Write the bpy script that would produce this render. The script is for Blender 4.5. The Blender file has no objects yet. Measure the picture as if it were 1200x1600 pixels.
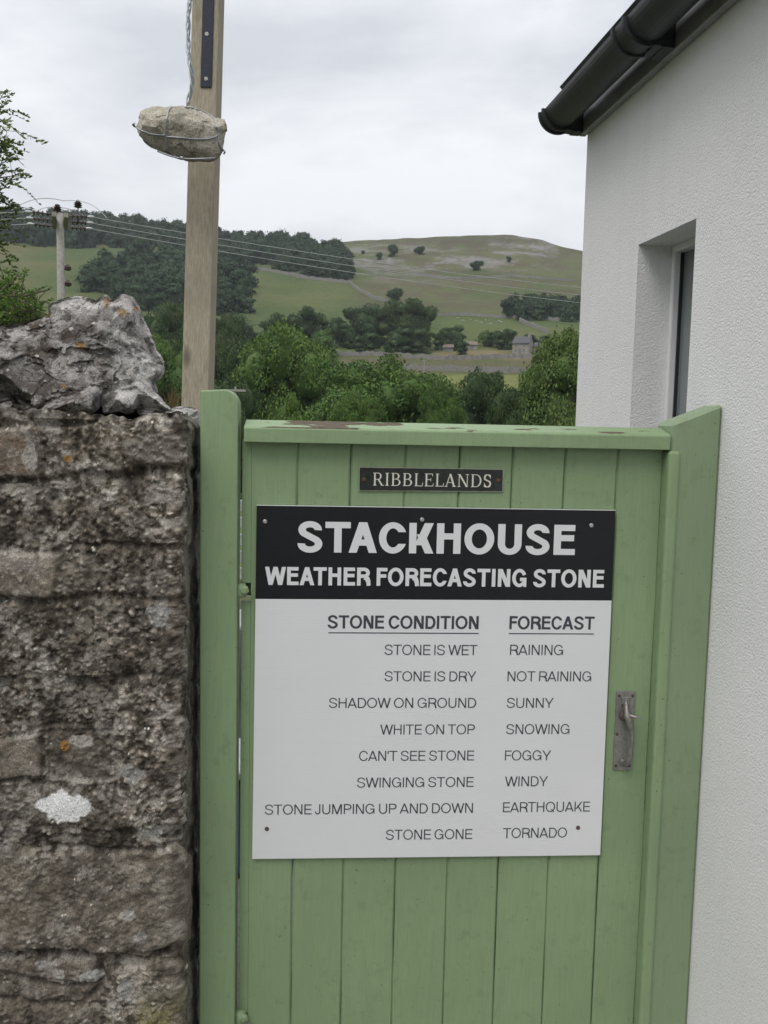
import bpy, bmesh, math, random
import numpy as np
from mathutils import Vector
from mathutils.bvhtree import BVHTree
R = math.radians
sc = bpy.context.scene
COL = sc.collection

# ---------------------------------------------------------------- camera, sky, sun, exposure
FPX = 1500.0                                   # focal length in photograph pixels (photo 1200 x 1600)
PITCH, ROLL = R(5.93), R(1.23)
CAM = np.array([0.0, 0.0, 1.62])
FW = np.array([0, math.cos(PITCH), -math.sin(PITCH)])
_r0 = np.array([1.0, 0, 0]); _u0 = np.cross(_r0, FW)
RT = _r0 * math.cos(ROLL) + _u0 * math.sin(ROLL)
UP = _u0 * math.cos(ROLL) - _r0 * math.sin(ROLL)
cd = bpy.data.cameras.new('camera'); cam = bpy.data.objects.new('camera', cd); COL.objects.link(cam)
cd.sensor_fit = 'HORIZONTAL'; cd.sensor_width = 36; cd.lens = FPX / 1200 * 36
cd.clip_start = 0.05; cd.clip_end = 6000
from mathutils import Matrix
cam.matrix_world = Matrix(((RT[0], UP[0], -FW[0], CAM[0]), (RT[1], UP[1], -FW[1], CAM[1]),
                           (RT[2], UP[2], -FW[2], CAM[2]), (0, 0, 0, 1)))
sc.camera = cam

SUN_EL, SUN_AZ = R(58), R(214)                 # azimuth clockwise from +Y: behind and left of the camera
world = bpy.data.worlds.new('World'); sc.world = world; world.use_nodes = True
nt = world.node_tree; nt.nodes.clear()
def wn(t, **k):
    n = nt.nodes.new(t)
    for a, b in k.items(): setattr(n, a, b)
    return n
wout = wn('ShaderNodeOutputWorld'); bg = wn('ShaderNodeBackground'); bg.inputs['Strength'].default_value = 0.1
sky = wn('ShaderNodeTexSky', sky_type='NISHITA', sun_disc=False, sun_elevation=SUN_EL, sun_rotation=SUN_AZ)
tc = wn('ShaderNodeTexCoord')
mp = wn('ShaderNodeMapping'); mp.inputs['Scale'].default_value = (1.0, 1.0, 2.6); mp.inputs['Location'].default_value = (3.1, 0.4, 0.25)
n1 = wn('ShaderNodeTexNoise'); n1.inputs['Scale'].default_value = 2.3; n1.inputs['Detail'].default_value = 8; n1.inputs['Roughness'].default_value = 0.55
n1.inputs['Distortion'].default_value = 0.25
cr = wn('ShaderNodeValToRGB')
cr.color_ramp.elements[0].position = 0.36; cr.color_ramp.elements[0].color = (0.60, 0.625, 0.67, 1)
cr.color_ramp.elements[1].position = 0.60; cr.color_ramp.elements[1].color = (0.88, 0.89, 0.91, 1)
# an overcast dome is brighter overhead than at the horizon
sep = wn('ShaderNodeSeparateXYZ')
mr = wn('ShaderNodeMapRange'); mr.inputs['From Min'].default_value = 0.0; mr.inputs['From Max'].default_value = 1.0
mr.inputs['To Min'].default_value = 7.2; mr.inputs['To Max'].default_value = 12.5
vm = wn('ShaderNodeVectorMath', operation='SCALE')
mix = wn('ShaderNodeMix', data_type='RGBA'); mix.inputs['Factor'].default_value = 0.93
L = nt.links.new
L(tc.outputs['Generated'], mp.inputs['Vector']); L(mp.outputs['Vector'], n1.inputs['Vector'])
L(n1.outputs['Fac'], cr.inputs['Fac']); L(tc.outputs['Generated'], sep.inputs['Vector']); L(sep.outputs['Z'], mr.inputs['Value'])
L(cr.outputs['Color'], vm.inputs[0]); L(mr.outputs['Result'], vm.inputs['Scale'])
L(sky.outputs['Color'], mix.inputs['A']); L(vm.outputs['Vector'], mix.inputs['B'])
L(mix.outputs['Result'], bg.inputs['Color']); L(bg.outputs['Background'], wout.inputs['Surface'])

sl = bpy.data.lights.new('sun', 'SUN'); sl.energy = 1.3; sl.angle = R(35); sl.color = (1.0, 0.96, 0.9)
so = bpy.data.objects.new('sun', sl); COL.objects.link(so)
_sd = Vector((math.sin(SUN_AZ) * math.cos(SUN_EL), math.cos(SUN_AZ) * math.cos(SUN_EL), math.sin(SUN_EL)))
so.rotation_euler = (-_sd).to_track_quat('-Z', 'Y').to_euler()
so.location = (-5, -8, 12)
vs = sc.view_settings; vs.view_transform = 'Standard'; vs.look = 'None'; vs.exposure = 0.42; vs.gamma = 1.0
sc.cycles.use_denoising = True
sc.cycles.max_bounces = 6
HAZE_DENSITY = 0.00011

# ---------------------------------------------------------------- numbers: rays, noise
def ray(px, py): return FW + RT * (px - 600) / FPX + UP * (800 - py) / FPX
def up(px, py, depth): return CAM + ray(px, py) * depth
def to_px(P):
    q = np.asarray(P, float) - CAM; d = q @ FW
    return 600 + FPX * (q @ RT) / d, 800 - FPX * (q @ UP) / d
def hit(px, py, P0, n):
    d = ray(px, py); return CAM + d * (np.dot(P0 - CAM, n) / np.dot(d, n))

def _hash(i, j, k, s=0):
    h = (i.astype(np.int64) * 374761393 + j.astype(np.int64) * 668265263 + k.astype(np.int64) * 2147483647 + s * 974711) & 0xffffffff
    h = ((h ^ (h >> 13)) * 1274126177) & 0xffffffff
    h = ((h ^ (h >> 16)) * 2246822519) & 0xffffffff
    return ((h ^ (h >> 15)) & 0xffffff) / float(0xffffff)
def vnoise(P, s=0):
    P = np.asarray(P, float); f = np.floor(P); w = P - f; f = f.astype(np.int64); w = w * w * (3 - 2 * w)
    r = 0
    for a in (0, 1):
        for b in (0, 1):
            for c in (0, 1):
                r = r + (w[:, 0] if a else 1 - w[:, 0]) * (w[:, 1] if b else 1 - w[:, 1]) * (w[:, 2] if c else 1 - w[:, 2]) * _hash(f[:, 0] + a, f[:, 1] + b, f[:, 2] + c, s)
    return r
def fbm(P, o=4, s=0, g=0.5):
    P = np.asarray(P, float); r = 0; a = 1; t = 0
    for i in range(o):
        r = r + a * vnoise(P * 2 ** i + 17.3 * i, s + i); t += a; a *= g
    return r / t
def worley(P, s=0):
    """F1 distance, F2 distance and a random number for the nearest cell"""
    P = np.asarray(P, float); f = np.floor(P).astype(np.int64)
    d1 = np.full(len(P), 9.0); d2 = np.full(len(P), 9.0); idv = np.zeros(len(P))
    for a in (-1, 0, 1):
        for b in (-1, 0, 1):
            for c in (-1, 0, 1):
                i, j, k = f[:, 0] + a, f[:, 1] + b, f[:, 2] + c
                q = np.stack([i + _hash(i, j, k, s + 1), j + _hash(i, j, k, s + 2), k + _hash(i, j, k, s + 3)], 1)
                d = np.linalg.norm(P - q, axis=1); h = _hash(i, j, k, s + 4)
                m = d < d1
                d2 = np.where(m, d1, np.minimum(d2, d)); idv = np.where(m, h, idv); d1 = np.where(m, d, d1)
    return d1, d2, idv
def facets(P, s=0):
    """chipped planes: every cell carries its own tilted plane"""
    P = np.asarray(P, float); f = np.floor(P).astype(np.int64); d1 = np.full(len(P), 9.0); out = np.zeros(len(P))
    for a in (-1, 0, 1):
        for b in (-1, 0, 1):
            for c in (-1, 0, 1):
                i, j, k = f[:, 0] + a, f[:, 1] + b, f[:, 2] + c
                q = P - np.stack([i + _hash(i, j, k, s + 1), j + _hash(i, j, k, s + 2), k + _hash(i, j, k, s + 3)], 1); d = np.linalg.norm(q, axis=1); m = d < d1
                t = (_hash(i, j, k, s + 5) - .5) * q[:, 0] + (_hash(i, j, k, s + 6) - .5) * q[:, 1] + (_hash(i, j, k, s + 7) - .5) * q[:, 2] + (_hash(i, j, k, s + 8) - .5) * 0.5
                out = np.where(m, t, out); d1 = np.where(m, d, d1)
    return out
def sstep(a, b, x):
    t = np.clip((x - a) / (b - a), 0, 1); return t * t * (3 - 2 * t)
def lerp(a, b, t): return np.asarray(a)[None] * (1 - t[:, None]) + np.asarray(b)[None] * t[:, None]
def over(c, col, t): return c * (1 - t[:, None]) + np.asarray(col)[None] * t[:, None]

# ---------------------------------------------------------------- objects
def thing(name, label, cat, loc=(0, 0, 0), group=None):
    o = bpy.data.objects.new(name, None); COL.objects.link(o); o.empty_display_size = 0.1
    o.location = [float(v) for v in loc]; o['label'] = label; o['category'] = cat
    if group: o['group'] = group
    return o
def tag(o, label, cat, group=None):
    o['label'] = label; o['category'] = cat
    if group: o['group'] = group
    return o
def kind(o, k): o['kind'] = k; return o
def rootloc(p):
    v = Vector((0, 0, 0))
    while p is not None: v = v + p.location; p = p.parent
    return v
def mesh(name, V, F, mat=None, parent=None, smooth=False, col=None, label=None):
    """V in world coordinates; the object hangs under parent"""
    V = np.asarray(V, float); me = bpy.data.meshes.new(name)
    if parent is not None: V = V - np.array(rootloc(parent))
    if isinstance(F, np.ndarray) and F.ndim == 2:
        n, k = F.shape
        me.vertices.add(len(V)); me.vertices.foreach_set('co', V.ravel())
        me.loops.add(n * k); me.loops.foreach_set('vertex_index', F.ravel().astype(np.int32))
        me.polygons.add(n); me.polygons.foreach_set('loop_start', np.arange(0, n * k, k, dtype=np.int32))
        me.update(calc_edges=True)
    else:
        me.from_pydata([tuple(v) for v in V], [], [tuple(int(i) for i in f) for f in F]); me.update()
    if smooth: me.polygons.foreach_set('use_smooth', np.ones(len(me.polygons), bool))
    if col is not None:
        at = me.color_attributes.new('Col', 'FLOAT_COLOR', 'POINT')
        at.data.foreach_set('color', np.concatenate([np.asarray(col), np.ones((len(V), 1))], 1).astype(np.float32).ravel())
    me.validate()
    if mat: me.materials.append(mat)
    o = bpy.data.objects.new(name, me); COL.objects.link(o)
    if parent is not None: o.parent = parent
    if label: o['label'] = label
    return o
class MB:
    def __init__(s): s.V = []; s.F = []
    def add(s, V, F):
        b = len(s.V); s.V += [np.asarray(v, float) for v in V]; s.F += [tuple(b + i for i in f) for f in F]; return s
    def bm(s, bm):
        bm.verts.index_update()
        s.add([tuple(v.co) for v in bm.verts], [[v.index for v in f.verts] for f in bm.faces]); bm.free(); return s
    def tube(s, path, r, n=8, closed=False, cap=True):
        P = [Vector(p) for p in path]; m = len(P); rr = r if hasattr(r, '__len__') else [r] * m
        V = []; F = []; nv = None
        for i in range(m):
            a = P[(i - 1) % m] if (closed or i > 0) else P[i]; b = P[(i + 1) % m] if (closed or i < m - 1) else P[i]
            t = (b - a).normalized()
            if nv is None: nv = t.orthogonal().normalized()
            nv = (nv - t * nv.dot(t)); nv = nv.normalized() if nv.length > 1e-6 else t.orthogonal().normalized()
            bn = t.cross(nv)
            for k in range(n):
                an = 2 * math.pi * k / n; V.append(P[i] + (nv * math.cos(an) + bn * math.sin(an)) * rr[i])
        for i in range(m if closed else m - 1):
            j = (i + 1) % m
            for k in range(n): F.append((i * n + k, i * n + (k + 1) % n, j * n + (k + 1) % n, j * n + k))
        if cap and not closed: F.append(tuple(range(n))[::-1]); F.append(tuple((m - 1) * n + k for k in range(n)))
        return s.add(V, F)
    def lathe(s, prof, base, axis=(0, 0, 1), n=16):
        """prof: list of (radius, height along axis)"""
        A = Vector(axis).normalized(); a = A.orthogonal().normalized(); b = A.cross(a); B = Vector(base); V = []; F = []
        for r, h in prof:
            for k in range(n):
                an = 2 * math.pi * k / n; V.append(B + A * h + (a * math.cos(an) + b * math.sin(an)) * max(r, 1e-5))
        for i in range(len(prof) - 1):
            for k in range(n): F.append((i * n + k, i * n + (k + 1) % n, (i + 1) * n + (k + 1) % n, (i + 1) * n + k))
        F.append(tuple(range(n))[::-1]); F.append(tuple((len(prof) - 1) * n + k for k in range(n)))
        return s.add(V, F)
    def prism(s, poly, fn, d0, d1, bev=0.0, seg=2):
        """poly (a,b) extruded along c from d0 to d1; fn(a,b,c) -> world"""
        bm = bmesh.new(); n = len(poly)
        A = [bm.verts.new(Vector(fn(p[0], p[1], d0))) for p in poly]; B = [bm.verts.new(Vector(fn(p[0], p[1], d1))) for p in poly]
        bm.faces.new(A); bm.faces.new(B[::-1])
        for i in range(n): bm.faces.new((A[(i + 1) % n], A[i], B[i], B[(i + 1) % n]))
        bmesh.ops.recalc_face_normals(bm, faces=bm.faces)
        if bev > 0: bmesh.ops.bevel(bm, geom=bm.edges[:], offset=bev, segments=seg, affect='EDGES', profile=0.5, clamp_overlap=True)
        return s.bm(bm)
    def build(s, name, mat, parent=None, smooth=False, label=None): return mesh(name, s.V, s.F, mat, parent, smooth, None, label)
def rectp(a0, a1, b0, b1): return [(a0, b0), (a1, b0), (a1, b1), (a0, b1)]
def copy_tree(o, parent=None):
    c = o.copy(); COL.objects.link(c); c.parent = parent
    for ch in list(o.children): copy_tree(ch, c)
    return c

# ---------------------------------------------------------------- materials
def mat(name, col=(0.5, 0.5, 0.5), rough=0.7, metal=0.0, spec=0.4):
    m = bpy.data.materials.new(name); m.use_nodes = True; p = m.node_tree.nodes['Principled BSDF']
    p.inputs['Base Color'].default_value = (*col, 1); p.inputs['Roughness'].default_value = rough
    p.inputs['Metallic'].default_value = metal; p.inputs['Specular IOR Level'].default_value = spec
    return m
class NT:
    def __init__(s, m): s.m = m; s.t = m.node_tree; s.p = s.t.nodes['Principled BSDF']; s.o = s.t.nodes['Material Output']
    def n(s, t, ins=None, **k):
        x = s.t.nodes.new(t)
        for a, b in k.items(): setattr(x, a, b)
        for a, b in (ins or {}).items(): x.inputs[a].default_value = b
        return x
    def l(s, a, b): s.t.links.new(a, b)
    def co(s, scale=(1, 1, 1), rot=(0, 0, 0)):
        t = s.n('ShaderNodeTexCoord'); m = s.n('ShaderNodeMapping', {'Scale': scale, 'Rotation': rot}); s.l(t.outputs['Object'], m.inputs['Vector']); return m.outputs['Vector']
    def noise(s, scale, detail=4, rough=0.55, vec=None, dist=0.0):
        x = s.n('ShaderNodeTexNoise', {'Scale': scale, 'Detail': detail, 'Roughness': rough, 'Distortion': dist}); s.l(vec if vec else s.co(), x.inputs['Vector']); return x.outputs['Fac']
    def voro(s, scale, feature='F1', vec=None, out='Distance'):
        x = s.n('ShaderNodeTexVoronoi', {'Scale': scale}, feature=feature); s.l(vec if vec else s.co(), x.inputs['Vector']); return x.outputs[out]
    def ramp(s, fac, stops):
        r = s.n('ShaderNodeValToRGB'); e = r.color_ramp.elements
        while len(e) < len(stops): e.new(0.5)
        for i, (p, c) in enumerate(stops): e[i].position = p; e[i].color = (*c, 1) if hasattr(c, '__len__') else (c, c, c, 1)
        s.l(fac, r.inputs['Fac']); return r.outputs['Color']
    def mix(s, fac, a, b, bt='MIX'):
        x = s.n('ShaderNodeMix', data_type='RGBA', blend_type=bt)
        for v, k in ((fac, 'Factor'), (a, 'A'), (b, 'B')):
            if isinstance(v, (int, float)): x.inputs[k].default_value = v if k == 'Factor' else (v, v, v, 1)
            elif isinstance(v, tuple): x.inputs[k].default_value = (*v, 1)
            else: s.l(v, x.inputs[k])
        return x.outputs['Result']
    def attr(s, name='Col'): return s.n('ShaderNodeAttribute', attribute_name=name).outputs['Color']
    def base(s, c): s.l(c, s.p.inputs['Base Color'])
    def bump(s, h, strength=0.3, dist=0.002, prev=None):
        b = s.n('ShaderNodeBump', {'Strength': strength, 'Distance': dist}); s.l(h, b.inputs['Height'])
        if prev: s.l(prev, b.inputs['Normal'])
        s.l(b.outputs['Normal'], s.p.inputs['Normal']); return b.outputs['Normal']

GREEN = (0.250, 0.348, 0.192)
def paint_mat(name, base=GREEN, peel=0.0):
    m = mat(name, base, 0.5, 0, 0.35); t = NT(m)
    v = t.co((14, 14, 1.0)); g = t.noise(16, 5, 0.6, v)                  # brush and grain along the timber
    big = t.noise(2.2, 3, 0.5); dirt = t.noise(28, 5, 0.7)
    c = t.mix(t.ramp(big, [(0.3, 0.0), (0.7, 1.0)]), tuple(x * 0.88 for x in base), tuple(min(1, x * 1.06) for x in base))
    c = t.mix(t.ramp(g, [(0.35, 0.22), (0.6, 0.0)]), c, tuple(x * 0.72 for x in base))
    c = t.mix(t.ramp(dirt, [(0.56, 0.0), (0.74, 0.40)]), c, (0.15, 0.18, 0.10))
    sv = t.noise(7, 5, 0.65, t.co((5, 5, 0.7))); c = t.mix(t.ramp(sv, [(0.54, 0.0), (0.75, 0.28)]), c, (0.20, 0.22, 0.16))
    spk = t.noise(170, 2, 0.5); c = t.mix(t.ramp(spk, [(0.725, 0.0), (0.75, 0.75)]), c, (0.05, 0.055, 0.035))
    if peel > 0:
        pv = t.co((2.6, 9, 9)); pn = t.noise(2.1, 6, 0.62, pv)
        sx = t.n('ShaderNodeSeparateXYZ'); tco = t.n('ShaderNodeTexCoord'); t.l(tco.outputs['Object'], sx.inputs['Vector'])
        mx_ = t.n('ShaderNodeMapRange', {'From Min': -0.5, 'From Max': 0.5}); t.l(sx.outputs['X'], mx_.inputs['Value'])
        wear = t.ramp(mx_.outputs['Result'], [(0.07, 0.0), (0.15, 0.115), (0.33, 0.115), (0.42, 0.05), (0.9, 0.03), (1.0, 0.0)])
        ad = t.n('ShaderNodeMath', operation='ADD'); t.l(pn, ad.inputs[0]); t.l(wear, ad.inputs[1])
        ge = t.n('ShaderNodeNewGeometry'); sn = t.n('ShaderNodeSeparateXYZ'); t.l(ge.outputs['True Normal'], sn.inputs['Vector']); topm = t.ramp(sn.outputs['Z'], [(0.55, 0.0), (0.6, 1.0)])
        mk = t.mix(1.0, t.ramp(ad.outputs['Value'], [(0.60, 0.0), (0.612, 1.0)]), topm, 'MULTIPLY')
        wv = t.noise(9, 6, 0.7, t.co((3, 40, 40)))
        c = t.mix(mk, c, t.ramp(wv, [(0.3, (0.06, 0.047, 0.036)), (0.7, (0.20, 0.165, 0.13))]))
        t.base(c); b0 = t.bump(t.ramp(mk, [(0, 1.0), (1, 0.0)]), 0.9, 0.0012); t.bump(g, 0.18, 0.001, b0)
    else:
        t.base(c); t.bump(g, 0.4, 0.0014)
    if peel > 0: t.l(t.ramp(mk, [(0, 0.5), (1, 0.95)]), t.p.inputs['Roughness']); t.l(t.ramp(mk, [(0, 0.35), (1, 0.05)]), t.p.inputs['Specular IOR Level'])
    else: t.l(t.ramp(dirt, [(0.3, 0.42), (0.7, 0.6)]), t.p.inputs['Roughness'])
    return m
M = {}
M['paint'] = paint_mat('green_gloss_paint')
M['paint_peel'] = paint_mat('green_paint_peeling', peel=0.045)
M['paint_jamb'] = paint_mat('green_paint_greyer', (0.236, 0.315, 0.190))  # jamb green, slightly darker and greyer than the gate boards
def rock_mat(name, s1=90, s2=300, b1=0.5, d1=0.004):
    m = mat(name, rough=0.92, spec=0.2); t = NT(m); c = t.attr()
    f = t.noise(s2, 5, 0.7); c = t.mix(1.0, c, t.ramp(f, [(0.28, 0.42), (0.5, 1.0), (0.72, 1.75)]), 'MULTIPLY'); t.base(c)
    n = t.bump(t.noise(s1, 6, 0.68), b1, d1); t.bump(f, 0.6, 0.0018, n); return m
M['rock'] = rock_mat('weathered_stone', 150, 330, 0.4, 0.002); M['sand'] = rock_mat('sandstone', 60, 260, 0.35, 0.003)
# weathered timber
m = mat('weathered_timber', rough=0.85, spec=0.25); t = NT(m)
v = t.co((30, 30, 1.3)); g = t.noise(9, 6, 0.62, v, 0.4); f2 = t.noise(34, 4, 0.7, t.co((20, 20, 0.8)))
c = t.ramp(g, [(0.25, (0.235, 0.203, 0.146)), (0.5, (0.35, 0.310, 0.236)), (0.75, (0.45, 0.410, 0.322))])
c = t.mix(t.ramp(f2, [(0.55, 0.0), (0.75, 0.5)]), c, (0.14, 0.112, 0.085))
kn = t.voro(5.5, 'F1', t.co((1, 1, 0.42))); c = t.mix(t.ramp(kn, [(0.05, 0.8), (0.11, 0.0)]), c, (0.06, 0.045, 0.03))
mo = t.noise(4, 4); c = t.mix(t.ramp(mo, [(0.5, 0.0), (0.72, 0.35)]), c, (0.17, 0.17, 0.13))
t.base(c); t.bump(g, 0.45, 0.002); M['timber'] = m
# white roughcast
m = mat('white_roughcast', rough=0.9, spec=0.2); t = NT(m)
v1 = t.noise(210, 2, 0.5); nz = t.noise(480, 3, 0.6); nb = t.noise(1.6, 3); ns = t.noise(60, 5, 0.7)
c = t.mix(t.ramp(nb, [(0.3, 0.0), (0.7, 1.0)]), (0.80, 0.79, 0.795), (0.85, 0.84, 0.845))
c = t.mix(t.ramp(ns, [(0.6, 0.0), (0.75, 0.3)]), c, (0.45, 0.435, 0.41))
st = t.noise(5, 5, 0.65, t.co((3, 3, 0.35))); c = t.mix(t.ramp(st, [(0.5, 0.0), (0.8, 0.13)]), c, (0.57, 0.56, 0.545))
sp_ = t.noise(26, 6, 0.75); c = t.mix(t.ramp(sp_, [(0.66, 0.0), (0.74, 0.35)]), c, (0.38, 0.36, 0.33))
t.base(c); b0 = t.bump(v1, 0.7, 0.0042); b0 = t.bump(nz, 0.6, 0.002, b0); M['roughcast'] = m
def noisy(name, a, b, scale=30, rough=0.7, metal=0.0, spec=0.4, bump=0.0, detail=5, lo=0.35, hi=0.65):
    m = mat(name, a, rough, metal, spec); t = NT(m); f = t.noise(scale, detail, 0.65)
    t.base(t.ramp(f, [(lo, a), (hi, b)]))
    if bump: t.bump(f, bump, 0.003)
    return m
M['gutter'] = noisy('black_gutter_plastic', (0.022, 0.026, 0.029), (0.034, 0.037, 0.040), 20, 0.48, 0, 0.35)
M['fascia'] = noisy('grey_fascia_board', (0.22, 0.22, 0.225), (0.28, 0.28, 0.285), 12, 0.4, 0, 0.5)
M['slate'] = noisy('roof_slate', (0.05, 0.055, 0.065), (0.11, 0.11, 0.12), 14, 0.7)
M['upvc'] = noisy('white_window_frame', (0.74, 0.74, 0.75), (0.8, 0.8, 0.81), 8, 0.3)
M['screw'] = noisy('zinc_screw', (0.42, 0.43, 0.44), (0.6, 0.6, 0.6), 400, 0.4, 0.8)
M['rust'] = noisy('rusted_screw', (0.06, 0.04, 0.03), (0.13, 0.075, 0.045), 500, 0.8)
M['wire'] = noisy('galvanised_wire', (0.26, 0.275, 0.29), (0.40, 0.42, 0.44), 120, 0.4, 0.5)
M['strap'] = noisy('black_strap_steel', (0.012, 0.016, 0.026), (0.035, 0.043, 0.062), 260, 0.6, 0.2, 0.4, 0.5)
M['plateback'] = noisy('dark_name_plate', (0.016, 0.019, 0.018), (0.03, 0.034, 0.032), 60, 0.3, 0, 0.5)
M['cream'] = mat('cream_lettering', (0.70, 0.68, 0.60), 0.5)
M['white_ink'] = mat('white_lettering', (0.72, 0.73, 0.745), 0.45)
M['grey_ink'] = mat('charcoal_lettering', (0.052, 0.057, 0.068), 0.5)
M['chrome'] = noisy('worn_chrome_edge', (0.4, 0.38, 0.33), (0.6, 0.58, 0.52), 90, 0.35, 0.7)
def board_mat(name, a, b):
    m = mat(name, a, 0.42, 0, 0.4); t = NT(m); f = t.noise(5, 4); s = t.noise(90, 4, 0.7)
    c = t.mix(t.ramp(f, [(0.3, 0.0), (0.7, 1.0)]), a, b)
    c = t.mix(t.ramp(s, [(0.68, 0.0), (0.78, 0.18)]), c, (0.35, 0.35, 0.33)); t.base(c)
    w = t.n('ShaderNodeTexWave', {'Scale': 64.0, 'Distortion': 0.05}, wave_type='BANDS', bands_direction='Z'); t.l(t.co(), w.inputs['Vector'])
    t.bump(w.outputs['Fac'], 0.11, 0.0008); return m
M['sign_white'] = board_mat('white_fluted_board', (0.72, 0.73, 0.745), (0.745, 0.755, 0.77))
M['sign_black'] = board_mat('black_fluted_board', (0.006, 0.007, 0.009), (0.009, 0.010, 0.012))
# steel handle
m = mat('tarnished_steel', rough=0.5, metal=0.75, spec=0.4); t = NT(m); f = t.noise(40, 6, 0.7); r2 = t.noise(75, 5, 0.7)
c = t.ramp(f, [(0.3, (0.20, 0.195, 0.185)), (0.7, (0.38, 0.37, 0.35))]); t.base(t.mix(t.ramp(r2, [(0.60, 0.0), (0.72, 0.8)]), c, (0.14, 0.09, 0.06))); M['steel'] = m
m = mat('rusty_steel', rough=0.75, metal=0.3, spec=0.3); t = NT(m); f = t.noise(60, 6, 0.7)
t.base(t.ramp(f, [(0.35, (0.07, 0.045, 0.035)), (0.7, (0.22, 0.18, 0.16))])); M['rusty'] = m
# glass
m = mat('window_glass', (0.10, 0.12, 0.13), 0.05, 0, 0.6); t = NT(m); f = t.noise(3, 2)
t.base(t.ramp(f, [(0.3, (0.15, 0.17, 0.175)), (0.7, (0.2, 0.22, 0.225))])); M['glass'] = m
def leaf_mat(name, tint, trans=0.2):
    m = mat(name, rough=0.6, spec=0.25); t = NT(m); c = t.mix(1.0, t.attr(), tint, 'MULTIPLY')
    oi = t.n('ShaderNodeObjectInfo'); rv = t.ramp(oi.outputs['Random'], [(0.0, (0.82, 0.86, 0.8)), (0.5, (1, 1, 1)), (1.0, (1.2, 1.12, 1.05))])
    c = t.mix(1.0, c, rv, 'MULTIPLY'); t.base(c)
    tr = t.n('ShaderNodeBsdfTranslucent'); t.l(c, tr.inputs['Color'])
    mx = t.n('ShaderNodeMixShader', {'Fac': trans}); t.l(t.p.outputs[0], mx.inputs[1]); t.l(tr.outputs[0], mx.inputs[2]); t.l(mx.outputs[0], t.o.inputs['Surface']); return m
M['leaf'] = leaf_mat('leaves_mid_green', (0.082, 0.150, 0.030)); M['leaf_dark'] = leaf_mat('leaves_dark_green', (0.050, 0.088, 0.028))
M['leaf_light'] = leaf_mat('leaves_light_green', (0.115, 0.175, 0.045)); M['leaf_far'] = leaf_mat('leaves_far', (0.032, 0.064, 0.024))
M['leaf_young'] = leaf_mat('leaves_young', (0.125, 0.21, 0.052), 0.4)
M['bark'] = noisy('bark', (0.05, 0.042, 0.03), (0.12, 0.10, 0.08), 12, 0.9, 0, 0.2, 0.5)
M['far_stone'] = noisy('field_stone', (0.15, 0.145, 0.135), (0.26, 0.25, 0.235), 2.5, 0.9, 0, 0.2)
M['house_stone'] = noisy('farmhouse_stone', (0.22, 0.20, 0.175), (0.34, 0.31, 0.28), 1.8, 0.9, 0, 0.2)
M['barn_roof'] = noisy('brown_barn_roof', (0.12, 0.09, 0.075), (0.2, 0.16, 0.13), 2, 0.8)
M['tin'] = noisy('pale_sheet_roof', (0.42, 0.42, 0.43), (0.6, 0.6, 0.6), 3, 0.5)
M['fleece'] = noisy('fleece', (0.34, 0.32, 0.28), (0.44, 0.42, 0.38), 20, 0.95)
M['hide'] = noisy('black_hide', (0.015, 0.014, 0.014), (0.04, 0.036, 0.034), 3, 0.7)
M['pole'] = noisy('grey_pole_timber', (0.25, 0.235, 0.215), (0.38, 0.36, 0.335), 9, 0.85, 0, 0.2)
M['porcelain'] = noisy('brown_porcelain', (0.04, 0.025, 0.022), (0.08, 0.05, 0.045), 9, 0.25)
M['cable'] = mat('aluminium_conductor', (0.42, 0.43, 0.44), 0.5, 0.3)
M['blue'] = noisy('blue_plastic', (0.03, 0.07, 0.22), (0.05, 0.10, 0.28), 9, 0.5)
M['whitewood'] = noisy('white_painted_slats', (0.30, 0.31, 0.32), (0.42, 0.43, 0.44), 18, 0.6)
M['interior'] = mat('dark_interior', (0.03, 0.03, 0.032), 0.9)

# ---------------------------------------------------------------- terrain
def az_el(px, py):
    d = ray(px, py); return math.atan2(d[0], d[1]), d[2] / math.hypot(d[0], d[1])
TD = np.array([0, 45, 110, 160, 300, 345, 400, 520, 700, 1000.0])
ROWS = {  # photo column: photo row of the ground at 160 .. 1000 m
    0: (622, 605, 585, 560, 500, 415, 353), 200: (622, 603, 580, 552, 490, 412, 364), 345: (624, 602, 580, 551, 492, 424, 386),
    545: (626, 602, 580, 551, 502, 438, 375), 620: (628, 602, 580, 552, 504, 446, 371), 700: (630, 602, 580, 553, 505, 449, 370),
    800: (632, 602, 581, 553, 506, 452, 369), 840: (632, 602, 581, 553, 507, 453, 373), 870: (632, 602, 581, 553, 508, 455, 384),
    908: (632, 603, 582, 555, 510, 458, 394), 1100: (634, 606, 585, 560, 520, 470, 410)}
_azc = []; _elc = []
for x, rows in sorted(ROWS.items()):
    e = [az_el(x, y)[1] for y in rows]; _azc.append(az_el(x, 600)[0]); _elc.append([0, -0.062, -0.092] + [-0.062] + e[1:])
_azc = np.array([-math.pi, -0.9] + _azc + [0.9, math.pi]); _flat = [0, -0.062, -0.092] + [-0.062, 0.03, 0.036, 0.05, 0.075, 0.1, 0.14]
_elc = np.array([_flat, _flat] + _elc + [_flat, _flat])
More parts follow.
